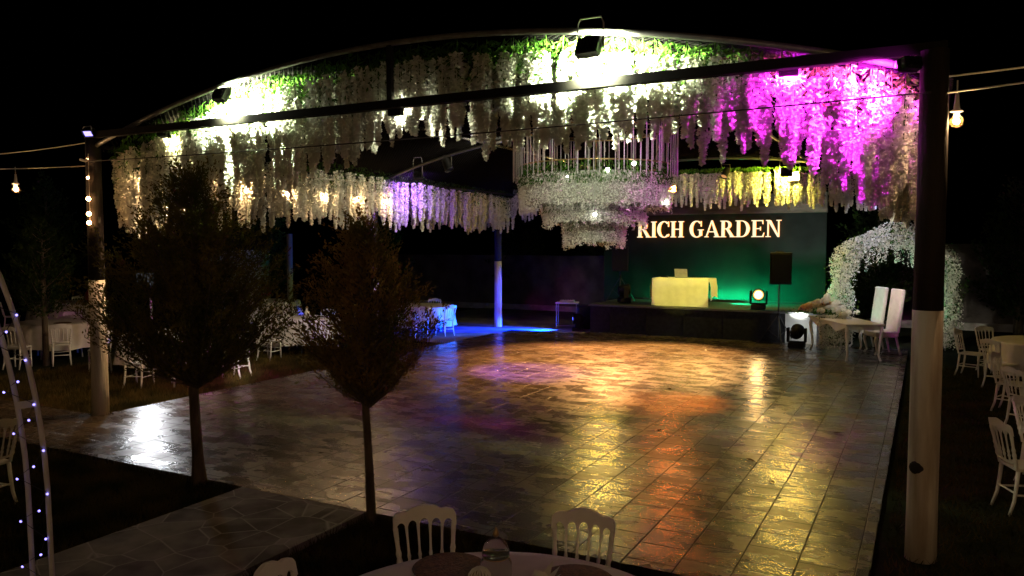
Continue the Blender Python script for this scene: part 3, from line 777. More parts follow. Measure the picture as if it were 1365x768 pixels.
a = MB(); a.box((0, -.03, .125), (.33, .012, .22), Matrix.Rotation(R(14), 3, 'X')); bevel(a.build('screen_lid', M['screen_grey'], lp), .004)
mx_ = empty('microphone', (-6.0, 19.75, TZ + .724), .6, 'small dark handheld microphone lying on the stage table', 'microphone')
a = MB(); a.tube([(-.1, 0, .02), (.05, 0, .02)], [.011, .015], 8); a.build('handle', M['black_plastic'], mx_, True)
a = MB(); a.lathe([(.01, -.02), (.024, -.01), (.026, .01), (.012, .03)], 10, (.07, 0, .026), Matrix.Rotation(R(90), 3, 'Y')); a.build('head_grille', M['black_steel'], mx_, True)

def speaker_on_stand(loc, rz, zbox, label, box=(.50, .40, .74)):
    t_ = empty('speaker_stand', loc, rz, 'black tripod stand ' + label[1], 'speaker stand')
    a = MB(); a.tube([(0, 0, .12), (0, 0, zbox + .05)], .018, 8); a.build('pole', M['black_steel'], t_)
    a = MB(); a.tube([(0, 0, .62), (0, 0, .72)], .03, 8); a.build('collar', M['black_plastic'], t_)
    for k in range(3):
        th = k * 2.094 + .5; c_, s_ = math.cos(th), math.sin(th)
        a = MB(); a.tube([(.02 * c_, .02 * s_, .66), (.46 * c_, .46 * s_, .015)], .012, 6); a.tube([(.02 * c_, .02 * s_, .16), (.25 * c_, .25 * s_, .32)], .008, 6)
        a.build('leg', M['black_steel'], t_)
    s_ = empty('loudspeaker', (loc[0], loc[1], loc[2] + zbox), rz, 'black loudspeaker ' + label[0], 'loudspeaker')
    w, d, h = box
    a = MB(); poly = [(-w / 2, -d * .5), (w / 2, -d * .5), (w * .36, d * .5), (-w * .36, d * .5)]
    n = len(a.v)
    for z_ in (.0, h):
        for (x, y) in poly: a.v.append((x, y, z_))
    a.f += [(3, 2, 1, 0), (4, 5, 6, 7), (0, 1, 5, 4), (1, 2, 6, 5), (2, 3, 7, 6), (3, 0, 4, 7)]; a.m += [0] * 6
    bevel(a.build('cabinet', M['black_plastic'], s_), .025, 3)
    a = MB(); a.box((0, -d * .5 - .006, h * .5), (w * .86, .012, h * .88)); bevel(a.build('grille', M['speaker_mesh'], s_), .01)
    a = MB(); a.box((0, 0, h + .01), (w * .4, .05, .03)); bevel(a.build('top_handle', M['black_plastic'], s_), .008)
speaker_on_stand((-3.02, 18.98, .06), .35, 1.40, ('on a tripod in front of the right part of the backdrop', 'in front of the stage carrying the right loudspeaker'))
speaker_on_stand((-7.45, 20.4, .80), .3, .85, ('on a tripod at the dark left end of the stage', 'on the left end of the stage deck'), (.46, .4, .68))
sw = empty('subwoofer', (-8.35, 20.35, 0), .45, 'black bass cabinet tinged blue on the ground left of the stage', 'subwoofer')
a = MB(); a.box((0, 0, .34), (.62, .62, .68)); bevel(a.build('cabinet', M['black_plastic'], sw), .02)
a = MB(); a.box((0, -.316, .34), (.54, .012, .58)); bevel(a.build('grille', M['speaker_mesh'], sw), .01)
sd = empty('side_table', (-8.95, 20.2, 0), .3, 'small pale-framed side table with mixer left of the stage', 'table')
a = MB(); a.box((0, 0, .735), (.62, .5, .03)); a.build('tabletop', M['pale_panel'], sd)
for sx in (-1, 1):
    for sy in (-1, 1):
        a = MB(); a.tube([(sx * .28, sy * .22, 0), (sx * .28, sy * .22, .72)], .014, 6); a.build('leg', M['grey_steel'], sd)
a = MB(); a.tube([(-.28, -.22, .1), (.28, -.22, .1)], .010, 6); a.build('crossbar', M['grey_steel'], sd)
mxr = empty('audio_mixer', (-8.95, 20.2, .752), .3, 'small audio mixer on the side table left of the stage', 'mixer')
a = MB(); a.box((0, 0, .03), (.40, .28, .06)); bevel(a.build('body', M['screen_grey'], mxr), .01)
for k in range(5):
    a = MB(); a.box((-.15 + k * .07, -.02, .066), (.02, .03, .014)); a.build('fader', M['black_plastic'], mxr)

# ------------------------------------------------------------------ wedding corner: flower arch, console, thrones
ar = empty('flower_arch', (-.68, 20.05, 0), .03, 'tall round arch thick with pale wisteria behind the cream thrones', 'flower arch')
HW = 1.10
def archpt(s):      # s in 0..1 along the hoop
    if s < .3: return Vector((-HW, 0, s / .3 * 1.65))
    if s > .7: return Vector((HW, 0, (1 - s) / .3 * 1.65))
    th = math.pi * (1 - (s - .3) / .4); return Vector((HW * math.cos(th), 0, 1.65 + .95 * math.sin(th)))
for yy in (-.16, .16):
    a = MB(); a.tube([archpt(k / 40) + Vector((0, yy, 0)) for k in range(41)], .016, 6); a.build('hoop', M['grey_steel'], ar, True)
rg = random.Random(21); a = MB(); lf = MB()
for _ in range(18000):
    s = rg.uniform(.04, .96); p = archpt(s); th = rg.uniform(0, 6.28); q = .26 * math.sqrt(rg.random()) * (1 + .3 * math.sin(s * 40))
    p = p + Vector((math.cos(th) * q, rg.gauss(0, .14), math.sin(th) * q))
    if p.z > .05: a.petal(p, rg.uniform(.014, .030), rg)
for _ in range(240):
    s = rg.uniform(.08, .92); p = archpt(s) + Vector((rg.gauss(0, .12), rg.gauss(0, .14), -.05)); l_ = rg.uniform(.3, .65)
    for _ in range(38):
        t_ = rg.random(); q = .035 * (1 - .6 * t_)
        pp = p + Vector((rg.gauss(0, q), rg.gauss(0, q), -t_ * l_))
        if pp.z > .05: a.petal(pp, rg.uniform(.012, .022), rg)
for _ in range(3200):
    s = rg.uniform(.03, .97); p = archpt(s) + Vector((rg.gauss(0, .14), rg.gauss(0, .15), rg.gauss(0, .12)))
    if p.z > .1: lf.leaf(p, Vector((rg.gauss(0, 1), rg.gauss(0, 1), -1)), rg.uniform(.05, .1), .025, rg)
fl = a.build('blossoms', M['ivory'], ar); lf.build('leaves', M['leaf'], fl)

def cabriole(h, flip=1, sz=1.0):
    return [(flip * .035 * sz, 0, h), (flip * .055 * sz, 0, h * .78), (flip * .02 * sz, 0, h * .45), (flip * .0, 0, h * .18), (flip * .03 * sz, 0, .04), (flip * .055 * sz, 0, .0)], [.034 * sz, .036 * sz, .024 * sz, .019 * sz, .021 * sz, .024 * sz]
ca = math.atan2(1.72, -.93)
co = empty('console_table', (-1.49, 17.74, .06), ca, 'long white console table with curved legs beside the flower arch', 'table')
a = MB(); a.box((0, 0, .73), (2.0, .80, .035)); bevel(a.build('tabletop', M['white_plastic'], co), .012, 3)
ap = MB()
for sy in (-1, 1):
    n = 24; pl = [(-.92 + 1.84 * k / n, .61 + .05 * math.cos(k / n * 4 * math.pi)) for k in range(n + 1)] + [(.92, .712), (-.92, .712)]
    ap.prism(pl, sy * .35 - .012, sy * .35 + .012)
for sx in (-1, 1): ap.box((sx * .92, 0, .665), (.025, .68, .09))
ap.build('apron', M['white_plastic'], co)
for sx in (-1, 1):
    for sy in (-1, 1):
        pts, rad = cabriole(.71, 1, 1.1); a = MB(); dirx = Vector((sx * .8, sy * .6, 0))
        a.tube([(sx * .90 + dirx.x * (p[0] - .03), sy * .33 + dirx.y * (p[0] - .03), p[2]) for p in pts], rad, 10); a.build('leg', M['white_plastic'], co, True)
# flowers on the console, spilling to the floor
fa = empty('flower_arrangement', (-2.0, 18.35, .81), 0, 'bouquet of white and peach roses on the console, trailing pale flowers to the floor', 'flowers')
rg = random.Random(31)
for k in range(34):
    x, y = rg.gauss(.05, .27), rg.gauss(0, .2); z_ = .07 + .36 * math.exp(-(x * x + y * y) * 6) * rg.uniform(.3, 1.1)
    a = MB(); r0 = rg.uniform(.065, .10)
    for i in range(26):
        th = i * 2.4; ph = math.acos(1 - 1.4 * (i + .5) / 26); n_ = Vector((math.sin(ph) * math.cos(th), math.sin(ph) * math.sin(th), math.cos(ph)))
        b1 = n_.orthogonal().normalized(); b2 = n_.cross(b1); c_ = n_ * r0 * (.75 + .25 * i / 26); s_ = r0 * .42
        a.face([c_ - b1 * s_, c_ - b2 * s_, c_ + b1 * s_ * 1.05 + n_ * .008, c_ + b2 * s_])
    a.build('rose', M['peach'] if (k % 5 == 0 or x < -.25) else M['ivory'], fa, False, (x, y, z_))
a = MB()
for _ in range(260): a.leaf((rg.gauss(0, .26), rg.gauss(0, .2), rg.uniform(.02, .16)), Vector((rg.gauss(0, 1), rg.gauss(0, 1), rg.uniform(-.4, .9))), rg.uniform(.06, .12), .035, rg)
a.build('leaves', M['leaf'], fa)
a = MB(); lf = MB()
for _ in range(95):
    x, y = rg.uniform(.0, .62), rg.uniform(-.52, -.40) + .0; l_ = rg.uniform(.35, .74)
    for _ in range(34):
        t_ = rg.random(); a.petal((x + rg.gauss(0, .025), y + rg.gauss(0, .03) - .06 * t_, .06 - t_ * l_), rg.uniform(.012, .022), rg)
    for _ in range(5): lf.leaf((x, y - .02, .05 - rg.random() * l_), Vector((rg.gauss(0, .6), rg.gauss(0, .6), -1)), .07, .02, rg)
tr_ = a.build('trailing_blossoms', M['ivory'], fa); lf.build('leaves', M['leaf'], tr_)

def throne():
    t_ = empty('throne_chair', (0, 0, 0))
    a = MB(); a.box((0, .02, .43), (.52, .52, .13)); bevel(a.build('seat', M['upholstery'], t_), .035, 4)
    a = MB()
    for s in range(7):
        pass
    a.box((0, -.285, .915), (.48, .085, .93), Matrix.Rotation(R(7), 3, 'X')); bevel(a.build('backrest', M['upholstery'], t_), .035, 4)
    for sx in (-1, 1):
        pts, rad = cabriole(.38, 1, 1.0); a = MB()
        a.tube([(sx * (.215 + p[0] * .6), .21 + p[0] * .8, p[2]) for p in pts], rad, 10); a.build('leg', M['white_plastic'], t_, True)
        a = MB(); a.tube([(sx * .215, -.20, .38), (sx * .215, -.24, .2), (sx * .22, -.29, 0)], [.028, .024, .02], 10); a.build('leg', M['white_plastic'], t_, True)
    return t_
th1 = throne(); th1.location = (-1.15, 19.1, .06); th1.rotation_euler.z = math.atan2(-.5, -.87) - math.pi / 2
tag(th1, 'cream high-backed throne chair farther from the thick post, under the flower arch', 'chair', 'pair of cream throne chairs')
th2 = copy_tree(th1); th2.location = (-.80, 18.35, .06)
tag(th2, 'cream high-backed throne chair half hidden by the thick right post', 'chair', 'pair of cream throne chairs')

rg = random.Random(44)
for (x, y) in ((-1.62, 8.55), (-1.28, 7.85), (-2.9, 9.4), (-4.6, 8.0), (-6.9, 9.6), (-.9, 10.3), (-3.6, 12.2), (-5.9, 6.6), (-8.6, 7.4)):
    a = MB(); th = rg.uniform(0, 6.28); d = Vector((math.cos(th), math.sin(th), 0)); e = Vector((-d.y, d.x, 0)); l_ = rg.uniform(.045, .08)
    p = [-d * l_, -d * l_ * .3 + e * l_ * .45 + Vector((0, 0, .012)), d * l_ * .4 + e * l_ * .35 + Vector((0, 0, .006)), d * l_ + Vector((0, 0, .01)), d * l_ * .4 - e * l_ * .4 + Vector((0, 0, .014)), -d * l_ * .3 - e * l_ * .42 + Vector((0, 0, .004))]
    for q in range(6): a.face([Vector((0, 0, .002)), p[q], p[(q + 1) % 6]])
    tag(a.build('fallen_leaf', M['dry_leaf'], None, False, (x, y, .063)), 'small dark dry leaf lying on the wet dance floor', 'leaf', 'fallen leaves on the dance floor')

# ------------------------------------------------------------------ white spindle-back chairs
def make_chair():
    t_ = empty('banquet_chair', (0, 0, 0)); m_ = M['white_plastic']
    a = MB(); poly = [(-.165, -.19), (.165, -.19), (.20, .12), (.185, .19), (.10, .215), (-.10, .215), (-.185, .19), (-.20, .12)]
    n = len(poly)
    for z_ in (.425, .458):
        for (x, y) in poly: a.v.append((x, y, z_))
    a.f += [tuple(reversed(range(n))), tuple(range(n, 2 * n))] + [(k, (k + 1) % n, n + (k + 1) % n, n + k) for k in range(n)]; a.m += [0] * (n + 2)
    bevel(a.build('seat', m_, t_), .01, 2)
    for sx in (-1, 1):
        a = MB(); a.tube([(sx * .165, .165, .43), (sx * .167, .168, .36), (sx * .167, .168, .345), (sx * .167, .168, .33), (sx * .17, .172, .15), (sx * .172, .178, 0)], [.021, .019, .025, .018, .017, .012], 8); a.build('leg', m_, t_, True)
        a = MB(); a.tube([(sx * .155, -.175, .43), (sx * .158, -.185, .3), (sx * .163, -.205, .14), (sx * .17, -.25, 0)], [.020, .019, .017, .014], 8); a.build('leg', m_, t_, True)
        a = MB(); a.tube([(sx * .168, .168, .20), (sx * .162, -.195, .20)], .010, 6); a.build('stretcher', m_, t_, True)
    a = MB(); a.tube([(-.168, .170, .25), (.168, .170, .25)], .010, 6); a.build('stretcher', m_, t_, True)
    a = MB(); a.tube([(-.162, -.198, .22), (.162, -.198, .22)], .010, 6); a.build('stretcher', m_, t_, True)
    def by(x, z_): return -.19 - .10 * max(0, z_ - .45) / .45 - .03 * (1 - (x / .2) ** 2) * (z_ > .5)
    a = MB(); n = 64; bays = (-.156, -.078, 0, .078, .156)
    top, bot = [], []
    for k in range(n + 1):
        x = -.205 + .41 * k / n; q = abs(x) / .205
        zt = .897 - .030 * q ** 1.6 + .008 * math.exp(-(x / .075) ** 2) - .010 * math.exp(-((abs(x) - .115) / .022) ** 2) - (.022 * max(0, (q - .90) / .10) ** 2)
        zb = .775
        for c_ in bays:
            if abs(x - c_) < .033: zb = .775 + .052 * math.sqrt(1 - ((x - c_) / .033) ** 2) - .012 * abs(c_) / .156
        top.append((x, zt)); bot.append((x, zb))
    for k in range(n):
        for (yo, rev) in ((-.013, False), (.013, True)):
            q = [bot[k], bot[k + 1], top[k + 1], top[k]]
            pts = [(x, by(x, z_) + yo, z_) for (x, z_) in q]
            a.face(list(reversed(pts)) if rev else pts)
        for e in (top, bot):
            (x0, z0), (x1, z1) = e[k], e[k + 1]
            a.face([(x0, by(x0, z0) - .013, z0), (x1, by(x1, z1) - .013, z1), (x1, by(x1, z1) + .013, z1), (x0, by(x0, z0) + .013, z0)])
    for k in (0, n):
        a.face([(bot[k][0], by(bot[k][0], bot[k][1]) - .013, bot[k][1]), (top[k][0], by(*top[k]) - .013, top[k][1]), (top[k][0], by(*top[k]) + .013, top[k][1]), (bot[k][0], by(*bot[k]) + .013, bot[k][1])])
    for sx in (-1, 1):
        zs = [.44, .50, .53, .56, .585, .61, .635, .66, .70, .74, .79]; rs = [.017, .017, .022, .016, .021, .015, .019, .014, .014, .016, .017]
        a.tube([(sx * (.158 + .038 * (z_ - .44) / .4), by(.19, z_), z_) for z_ in zs], rs, 8)
    a.tube([(-.165, by(.16, .50), .50), (-.08, by(.08, .51), .505), (0, by(0, .51), .507), (.08, by(.08, .51), .505), (.165, by(.16, .50), .50)], .013, 6)
    a.build('backrest', m_, t_, False)
    for c_ in (-.117, -.039, .039, .117):
        a = MB(); zs = [.505, .55, .57, .59, .61, .63, .66, .72, .785]; rs = [.009, .009, .014, .009, .013, .009, .008, .008, .011]
        a.tube([(c_ * (.86 + .14 * (z_ - .5) / .28), by(c_, z_), z_) for z_ in zs], rs, 7); a.build('spindle', m_, t_, True)
    return t_
proto = make_chair(); used = [False]
def chair(x, y, face, label, group, z=0.0, jitter=0):
    o = proto if not used[0] else copy_tree(proto); used[0] = True
    o.scale = (.92, .92, .93); o.location = (x, y, z); o.rotation_euler.z = math.atan2(face[1] - y, face[0] - x) - math.pi / 2 + jitter
    tag(o, label, 'chair', group)
    return o

def cloth_mb(r_, ztop, zbot, seed, folds=13, n=104):
    rg = random.Random(seed); a = MB(); ph = [rg.uniform(0, 6.28) for _ in range(4)]
    prof = [(.02, ztop), (.5 * r_, ztop), (.93 * r_, ztop), (r_, ztop - .006), (r_ + .012, ztop - .03), (r_ + .02, ztop - .14), (r_ + .04, ztop - .3), (r_ + .055, zbot)]
    for i, (q, z_) in enumerate(prof):
        dr = max(0, (ztop - z_ - .02) / (ztop - zbot))
        for k in range(n):
            th = 2 * math.pi * k / n
            am = dr * .055 * (math.sin(folds * th + ph[0] + .8 * math.sin(2 * th + ph[3])) + .5 * math.sin((folds * 2 + 3) * th + ph[1]))
            a.v.append(((q + am) * math.cos(th), (q + am) * math.sin(th), z_ + (.02 * math.sin(4 * th + ph[2]) if i == len(prof) - 1 else 0)))
    for i in range(len(prof) - 1):
        for k in range(n):
            p = i * n + k; p2 = i * n + (k + 1) % n; a.f.append((p, p2, p2 + n, p + n)); a.m.append(0)
    a.f.append(tuple(reversed(range(n)))); a.m.append(0)
    return a
def table(x, y, r_, what, seed, z=0.0, group='round banquet tables'):
    t_ = empty('round_table', (x, y, z), seed * .7, 'round banquet table under the cloth ' + what, 'table', group)
    a = MB(); a.lathe([(r_ - .03, .72), (r_, .725), (r_, .742), (r_ - .03, .745)], 40); a.build('tabletop', M['pale_panel'], t_)
    for k in range(4):
        th = k * 1.571 + .5; a = MB(); a.tube([(r_ * .62 * math.cos(th), r_ * .62 * math.sin(th), 0), (r_ * .55 * math.cos(th), r_ * .55 * math.sin(th), .72)], .018, 6); a.build('leg', M['grey_steel'], t_)
    o = cloth_mb(r_ + .006, .752, .24, seed).build('tablecloth', M['linen'], None, True, (x, y, z))
    tag(o, 'white cloth with hanging folds ' + what, 'tablecloth', 'white round tablecloths')
pl_me = MB(); pl_me.lathe([(.01, .008), (.15, .009), (.165, .006), (.17, .001)], 32, cap=True); pl_mesh = pl_me.mesh('placemat', M['wicker'], True)
def placemat(x, y, z, label, group='woven placemats'):
    o = bpy.data.objects.new('placemat', pl_mesh); COL.objects.link(o); o.location = (x, y, z); tag(o, label, 'placemat', group)
    return o

# foreground table
FT = (-1.56, 2.78); FR = .92
table(FT[0], FT[1], FR, 'in the foreground at the bottom edge', 1)
chair(-2.41, 3.60, (FT[0], FT[1]), 'white spindle-back chair behind the left side of the foreground table, against dark grass', 'chairs at the foreground table')
chair(-1.70, 3.90, (FT[0] + .0, FT[1]), 'white spindle-back chair behind the foreground table, in front of the golden floor reflection', 'chairs at the foreground table')
chair(-2.52, 2.78, (FT[0], FT[1] + .2), 'white spindle-back chair by the path, only its back rising above the bottom edge', 'chairs at the foreground table')
chair(-.72, 3.48, (FT[0], FT[1]), 'white chair right of the foreground table, only its top peeking in', 'chairs at the foreground table')
o = placemat(-2.10, 3.28, .755, 'round brown wicker placemat left of the glass jar on the foreground table'); o.scale = (1.12, 1.12, 1)
o = placemat(-1.47, 3.44, .755, 'round reddish wicker placemat right of the glass jar on the foreground table'); o.scale = (1.12, 1.12, 1)
jar = empty('glass_jar', (-1.82, 3.26, .753), 0, 'domed glass jar with pointed knob standing on the foreground table', 'jar')
a = MB(); a.lathe([(.055, .0), (.075, .01), (.08, .05), (.078, .095), (.062, .12)], 28, cap=True); a.build('bowl', M['glass'], jar, True)
a = MB(); a.lathe([(.062, .122), (.068, .128), (.067, .15), (.055, .185), (.03, .21), (.012, .22)], 28, cap=True); ld = a.build('lid', M['glass'], jar, True)
a = MB(); a.lathe([(.010, .22), (.017, .232), (.012, .248), (.003, .268)], 12); a.build('knob', M['brass'], ld, True)
a = MB(); a.lathe([(.062, .118), (.066, .121), (.062, .124)], 24, cap=False); a.build('rim_band', M['brass'], jar, True)
tn = empty('lattice_ornament', (-1.83, 3.12, .753), .4, 'small round white openwork ornament beside the glass jar', 'ornament')
a = MB()
for k in range(9):
    th = k * math.pi / 9
    a.tube([(.055 * math.cos(t2 * 2 * math.pi / 16) * math.cos(th), .055 * math.cos(t2 * 2 * math.pi / 16) * math.sin(th), .062 + .055 * math.sin(t2 * 2 * math.pi / 16)) for t2 in range(17)], .0035, 5, cap=False)
a.build('openwork_ball', M['white_plastic'], tn, True)
a = MB(); a.lathe([(.035, 0), (.035, .008), (.015, .012)], 16); a.build('foot', M['white_plastic'], tn, True)
nk = MB(); rg = random.Random(9)
for k in range(5):
    th = -.5 + k * .42; d = Vector((math.cos(th), math.sin(th), 0)); s_ = Vector((-d.y, d.x, 0))
    nk.face([(0, 0, .012), tuple(d * .10 - s_ * .028 + Vector((0, 0, .004))), tuple(d * .15 + Vector((0, 0, .03 + .01 * k % 3))), tuple(d * .10 + s_ * .028 + Vector((0, 0, .008)))])
    nk.face([(0, 0, .008), tuple(d * .06 + s_ * .04 + Vector((0, 0, .03))), tuple(d * .12 + s_ * .05 + Vector((0, 0, .005)))])
o = nk.build('napkin', M['linen'], None, False, (-1.66, 3.32, .757)); tag(o, 'white napkin folded in pleats right of the glass jar', 'napkin')

# left lawn tables
GLc = 'chairs on the left lawn'
table(-16.3, 10.1, .86, 'left of the white-footed front post on the lawn', 2)
chair(-15.15, 9.42, (-16.3, 10.1), 'white spindle-back chair with its back to us just left of the front post', GLc)
chair(-15.45, 8.75, (-16.2, 10.1), 'white spindle-back chair seen between the tubes of the lit metal arch', GLc)
chair(-13.55, 9.15, (-15.4, 10.0), 'white spindle-back chair partly hidden behind the left front post', GLc)
chair(-17.3, 11.0, (-16.3, 10.1), 'white spindle-back chair on the far side of the table left of the post', GLc)
placemat(-15.85, 9.9, .753, 'dark round placemat on the lawn table left of the front post')
table(-21.4, 13.6, 1.0, 'far back left on the dark lawn', 3)
chair(-22.3, 14.4, (-21.4, 13.6), 'white spindle-back chair behind the farthest left table beside a red decoration', GLc)
chair(-20.4, 12.8, (-21.4, 13.6), 'white spindle-back chair with its back to us at the farthest left table', GLc)
chair(-22.1, 12.4, (-21.4, 13.6), 'white spindle-back chair at the left end of the farthest left table', GLc)
dc = empty('red_lantern', (-20.75, 13.75, .753), 0, 'dark red bottle-shaped lantern on the farthest left table', 'lantern')
a = MB(); a.lathe([(.10, 0), (.13, .03), (.13, .2), (.09, .3), (.03, .36), (.028, .46)], 16); a.build('body', M['red_glass'], dc, True)
a = MB(); a.lathe([(.035, .46), (.04, .49), (.01, .52)], 12); a.build('stopper', M['brass'], dc, True)
table(-12.35, 9.75, .86, 'behind the larger tree on the lawn', 4)
chair(-11.62, 8.55, (-12.1, 9.75), 'white spindle-back chair with its back to us right beside the front post', GLc)
chair(-11.05, 8.95, (-12.3, 9.8), 'white chair mostly hidden behind the lower crown of the larger tree', GLc)
chair(-10.95, 10.0, (-12.3, 9.8), 'white spindle-back chair seen sideways right of the larger tree', GLc)
chair(-13.1, 10.9, (-12.35, 9.75), 'white chair on the far side of the table behind the larger tree', GLc)
table(-12.25, 13.0, .86, 'between the two small trees', 5)
chair(-11.98, 11.85, (-12.2, 13.0), 'white spindle-back chair with its back to us between the two small trees', GLc)
chair(-13.2, 12.2, (-12.25, 13.0), 'white spindle-back chair left of the table between the two small trees', GLc)
chair(-11.22, 12.75, (-12.25, 13.0), 'white spindle-back chair tinted pink behind the left fringe of the smaller tree', GLc)
chair(-12.6, 14.2, (-12.25, 13.0), 'white chair on the far side of the table between the two small trees', GLc)
dc = empty('table_lantern', (-12.1, 13.1, .753), 0, 'small pale lantern on the table between the two small trees', 'lantern')
a = MB(); a.lathe([(.06, 0), (.065, .02), (.06, .14), (.03, .18), (.025, .22)], 12); a.build('body', M['white_plastic'], dc, True)
a = MB(); a.lathe([(.03, .22), (.035, .24), (.008, .27)], 10); a.build('cap', M['brass'], dc, True)
table(-16.9, 16.6, .95, 'in front of the pale wall far behind the trees', 6)
dc = empty('red_flower_vase', (-16.5, 16.2, .753), 0, 'vase with dark red round bloom on the table by the pale wall', 'vase')
a = MB(); a.lathe([(.05, 0), (.07, .05), (.03, .16), (.04, .2)], 12); a.build('vase', M['white_plastic'], dc, True)
a = MB(); rg = random.Random(3)
for _ in range(160):
    v_ = Vector((rg.gauss(0, 1), rg.gauss(0, 1), rg.gauss(0, 1))).normalized() * .15; a.petal(v_ + Vector((0, 0, .32)), .04, rg)
a.build('bloom', M['red_glass'], dc)
# blue-lit table
GB = 'blue-lit chairs at the far left table'
table(-11.95, 17.3, .85, 'washed blue by the floor light', 7)
chair(-10.98, 16.95, (-12.0, 17.25), 'blue-lit chair seen sideways right of the blue table', GB)
chair(-11.25, 16.3, (-11.95, 17.3), 'blue-lit chair with its back to us in front of the blue table', GB)
chair(-12.35, 18.45, (-11.95, 17.3), 'blue-lit chair on the far side of the blue table, its back rising above the cloth', GB)
# right lawn tables
GR = 'chairs on the right lawn'
table(1.95, 15.9, .90, 'beyond the thick right post at the right edge', 8)
chair(.78, 16.35, (1.95, 15.9), 'white spindle-back chair seen sideways, farthest left on the right lawn', GR)
chair(1.15, 17.05, (1.95, 15.9), 'white spindle-back chair behind the far right table', GR)
chair(1.15, 15.15, (1.95, 15.9), 'white spindle-back chair in front of the far right cloth', GR)
chair(1.62, 14.75, (1.95, 15.9), 'white chair just in front of the far right cloth at the right edge', GR)
table(2.35, 12.6, .90, 'between the near and far tables of the right lawn', 9)
chair(1.22, 11.85, (2.35, 12.6), 'white spindle-back chair in the middle of the right lawn with its back to us', GR)
chair(1.15, 13.1, (2.35, 12.6), 'orange-tinted white chair behind the middle one on the right lawn', GR)
table(2.25, 8.95, .90, 'near the right edge in front', 10)
chair(.86, 8.25, (2.25, 8.8), 'nearest white spindle-back chair on the right lawn, seen half from behind', GR)
chair(1.12, 9.35, (2.25, 8.95), 'white spindle-back chair just behind the nearest one on the right lawn', GR)
# chair cut by the left edge
chair(-7.52, 3.90, (-9.5, 3.6), 'white chair cut off by the left edge beside the lit metal arch', 'chairs near the lit metal arch')

# ------------------------------------------------------------------ lit garden arch on the left
ga = empty('garden_arch', (-3.71, 2.22, 0), 0, 'pale metal tube arch wound with violet lights at the left edge', 'arch')
LV = Vector((-.883, -.469, 0)); FV = Vector((-.469, .883, 0))
def gpt(s, off, dep):
    u_ = 1 - math.cos(s * math.pi); z_ = 1.07 + 1.98 * math.sin(s * math.pi)
    return LV * (u_ + off) + FV * dep + Vector((0, 0, z_))
hoops = []
for off, dep in ((.0, .0), (.107, .02)):
    pts = [LV * (off - .02) + FV * dep, LV * (off - .01) + FV * dep + Vector((0, 0, .5))] + [gpt(k / 40, off, dep) for k in range(41)]
    pts += [LV * (2 + off) + FV * dep + Vector((0, 0, .5)), LV * (2 + off) + FV * dep]
    a = MB(); a.tube(pts, .0125, 10); a.build('hoop', M['arch_metal'], ga, True)
for z_ in (1.63, .5, 2.6):
    s = math.asin(max(0, (z_ - 1.07) / 1.98)) / math.pi if z_ > 1.07 else 0
    p0, p1 = gpt(s, 0, 0), gpt(s, .107, .02)
    p0.z = p1.z = z_
    a = MB(); c_ = (p0 + p1) / 2; a.box(c_, (.10, .006, .035), Matrix.Rotation(math.atan2(LV.y, LV.x), 3, 'Z') @ Matrix.Rotation(R(8), 3, 'Y')); a.build('crosspiece', M['arch_metal'], ga)
fs = empty('fairy_light_string', (-3.71, 2.22, 0), 0, 'string of tiny violet lights zigzagging between the tubes of the metal arch', 'fairy lights')
pts = []; rg = random.Random(77); nb = 34
lm = bulb_mesh('bulb', .006, M['led_violet'], 8)
for k in range(nb):
    z_ = .55 + k * .072; s = math.asin(min(1, max(0, (z_ - 1.07) / 1.98))) / math.pi if z_ > 1.07 else 0
    q = gpt(s, (.118 if k % 3 == 1 else (-.012 if k % 3 == 0 else .05)) + rg.gauss(0, .008), -.02); q.z = z_ + rg.gauss(0, .012)
    pts.append(q)
a = MB(); a.tube(pts, .0022, 4); a.build('wire', M['black_wire'], fs)
for q in pts:
    o = bpy.data.objects.new('bulb', lm); COL.objects.link(o); o.parent = fs; o.location = q + Vector((0, 0, -.006))

# ------------------------------------------------------------------ festoon bulbs and cables
bw = bulb_mesh('bulb', .047, M['bulb_glass'], 14); bc = bulb_mesh('filament', .021, M['bulb_warm']); bs = bulb_mesh('bulb', .030, M['bulb_small'])
sk = MB(); sk.lathe([(.012, .20), (.018, .13), (.022, .09), (.045, .075), (.045, .068), (.02, .062), (.02, .035)], 12); skm = sk.mesh('socket', M['white_plastic'], True)
def sag(p0, p1, s, n=14):
    p0, p1 = Vector(p0), Vector(p1)
    return [p0.lerp(p1, k / n) - Vector((0, 0, 4 * s * (k / n) * (1 - k / n))) for k in range(n + 1)]
def festoon(label, segs, bulbs, drop=.28):
    t_ = empty('festoon_string', segs[0][0], 0, label, 'string lights'); o0 = Vector(segs[0][0])
    a = MB()
    for (p0, p1, s) in segs: a.tube([p - o0 for p in sag(p0, p1, s)], .007, 5)
    for q in bulbs: a.tube([Vector(q) - o0 + Vector((0, 0, .18)), Vector(q) - o0 + Vector((0, 0, .18 + drop))], .005, 5)
    a.build('cable', M['wire'], t_)
    for q in bulbs:
        o = bpy.data.objects.new('bulb', bw); COL.objects.link(o); o.parent = t_; o.location = Vector(q) - o0
        s_ = bpy.data.objects.new('socket', skm); COL.objects.link(s_); s_.parent = o
        s_ = bpy.data.objects.new('filament', bc); COL.objects.link(s_); s_.parent = o
PR = (.10, 6.6, 3.62)
festoon('pale cable leaving the thick right post with a warm bulb hanging beside it', [(PR, (5.2, 5.2, 4.15), .16)], [(.17, 6.73, 3.31)], .12)
b2 = [Vector((3.0, 3.6, 3.0)).lerp(Vector((2.2, -3.6, 3.1)), k / 4) for k in range(5)] + [Vector((1.2, -3.8, 3.1)).lerp(Vector((-5.5, -3.2, 3.1)), k / 4) for k in range(5)]  # bulbs added out of view to light the near seating
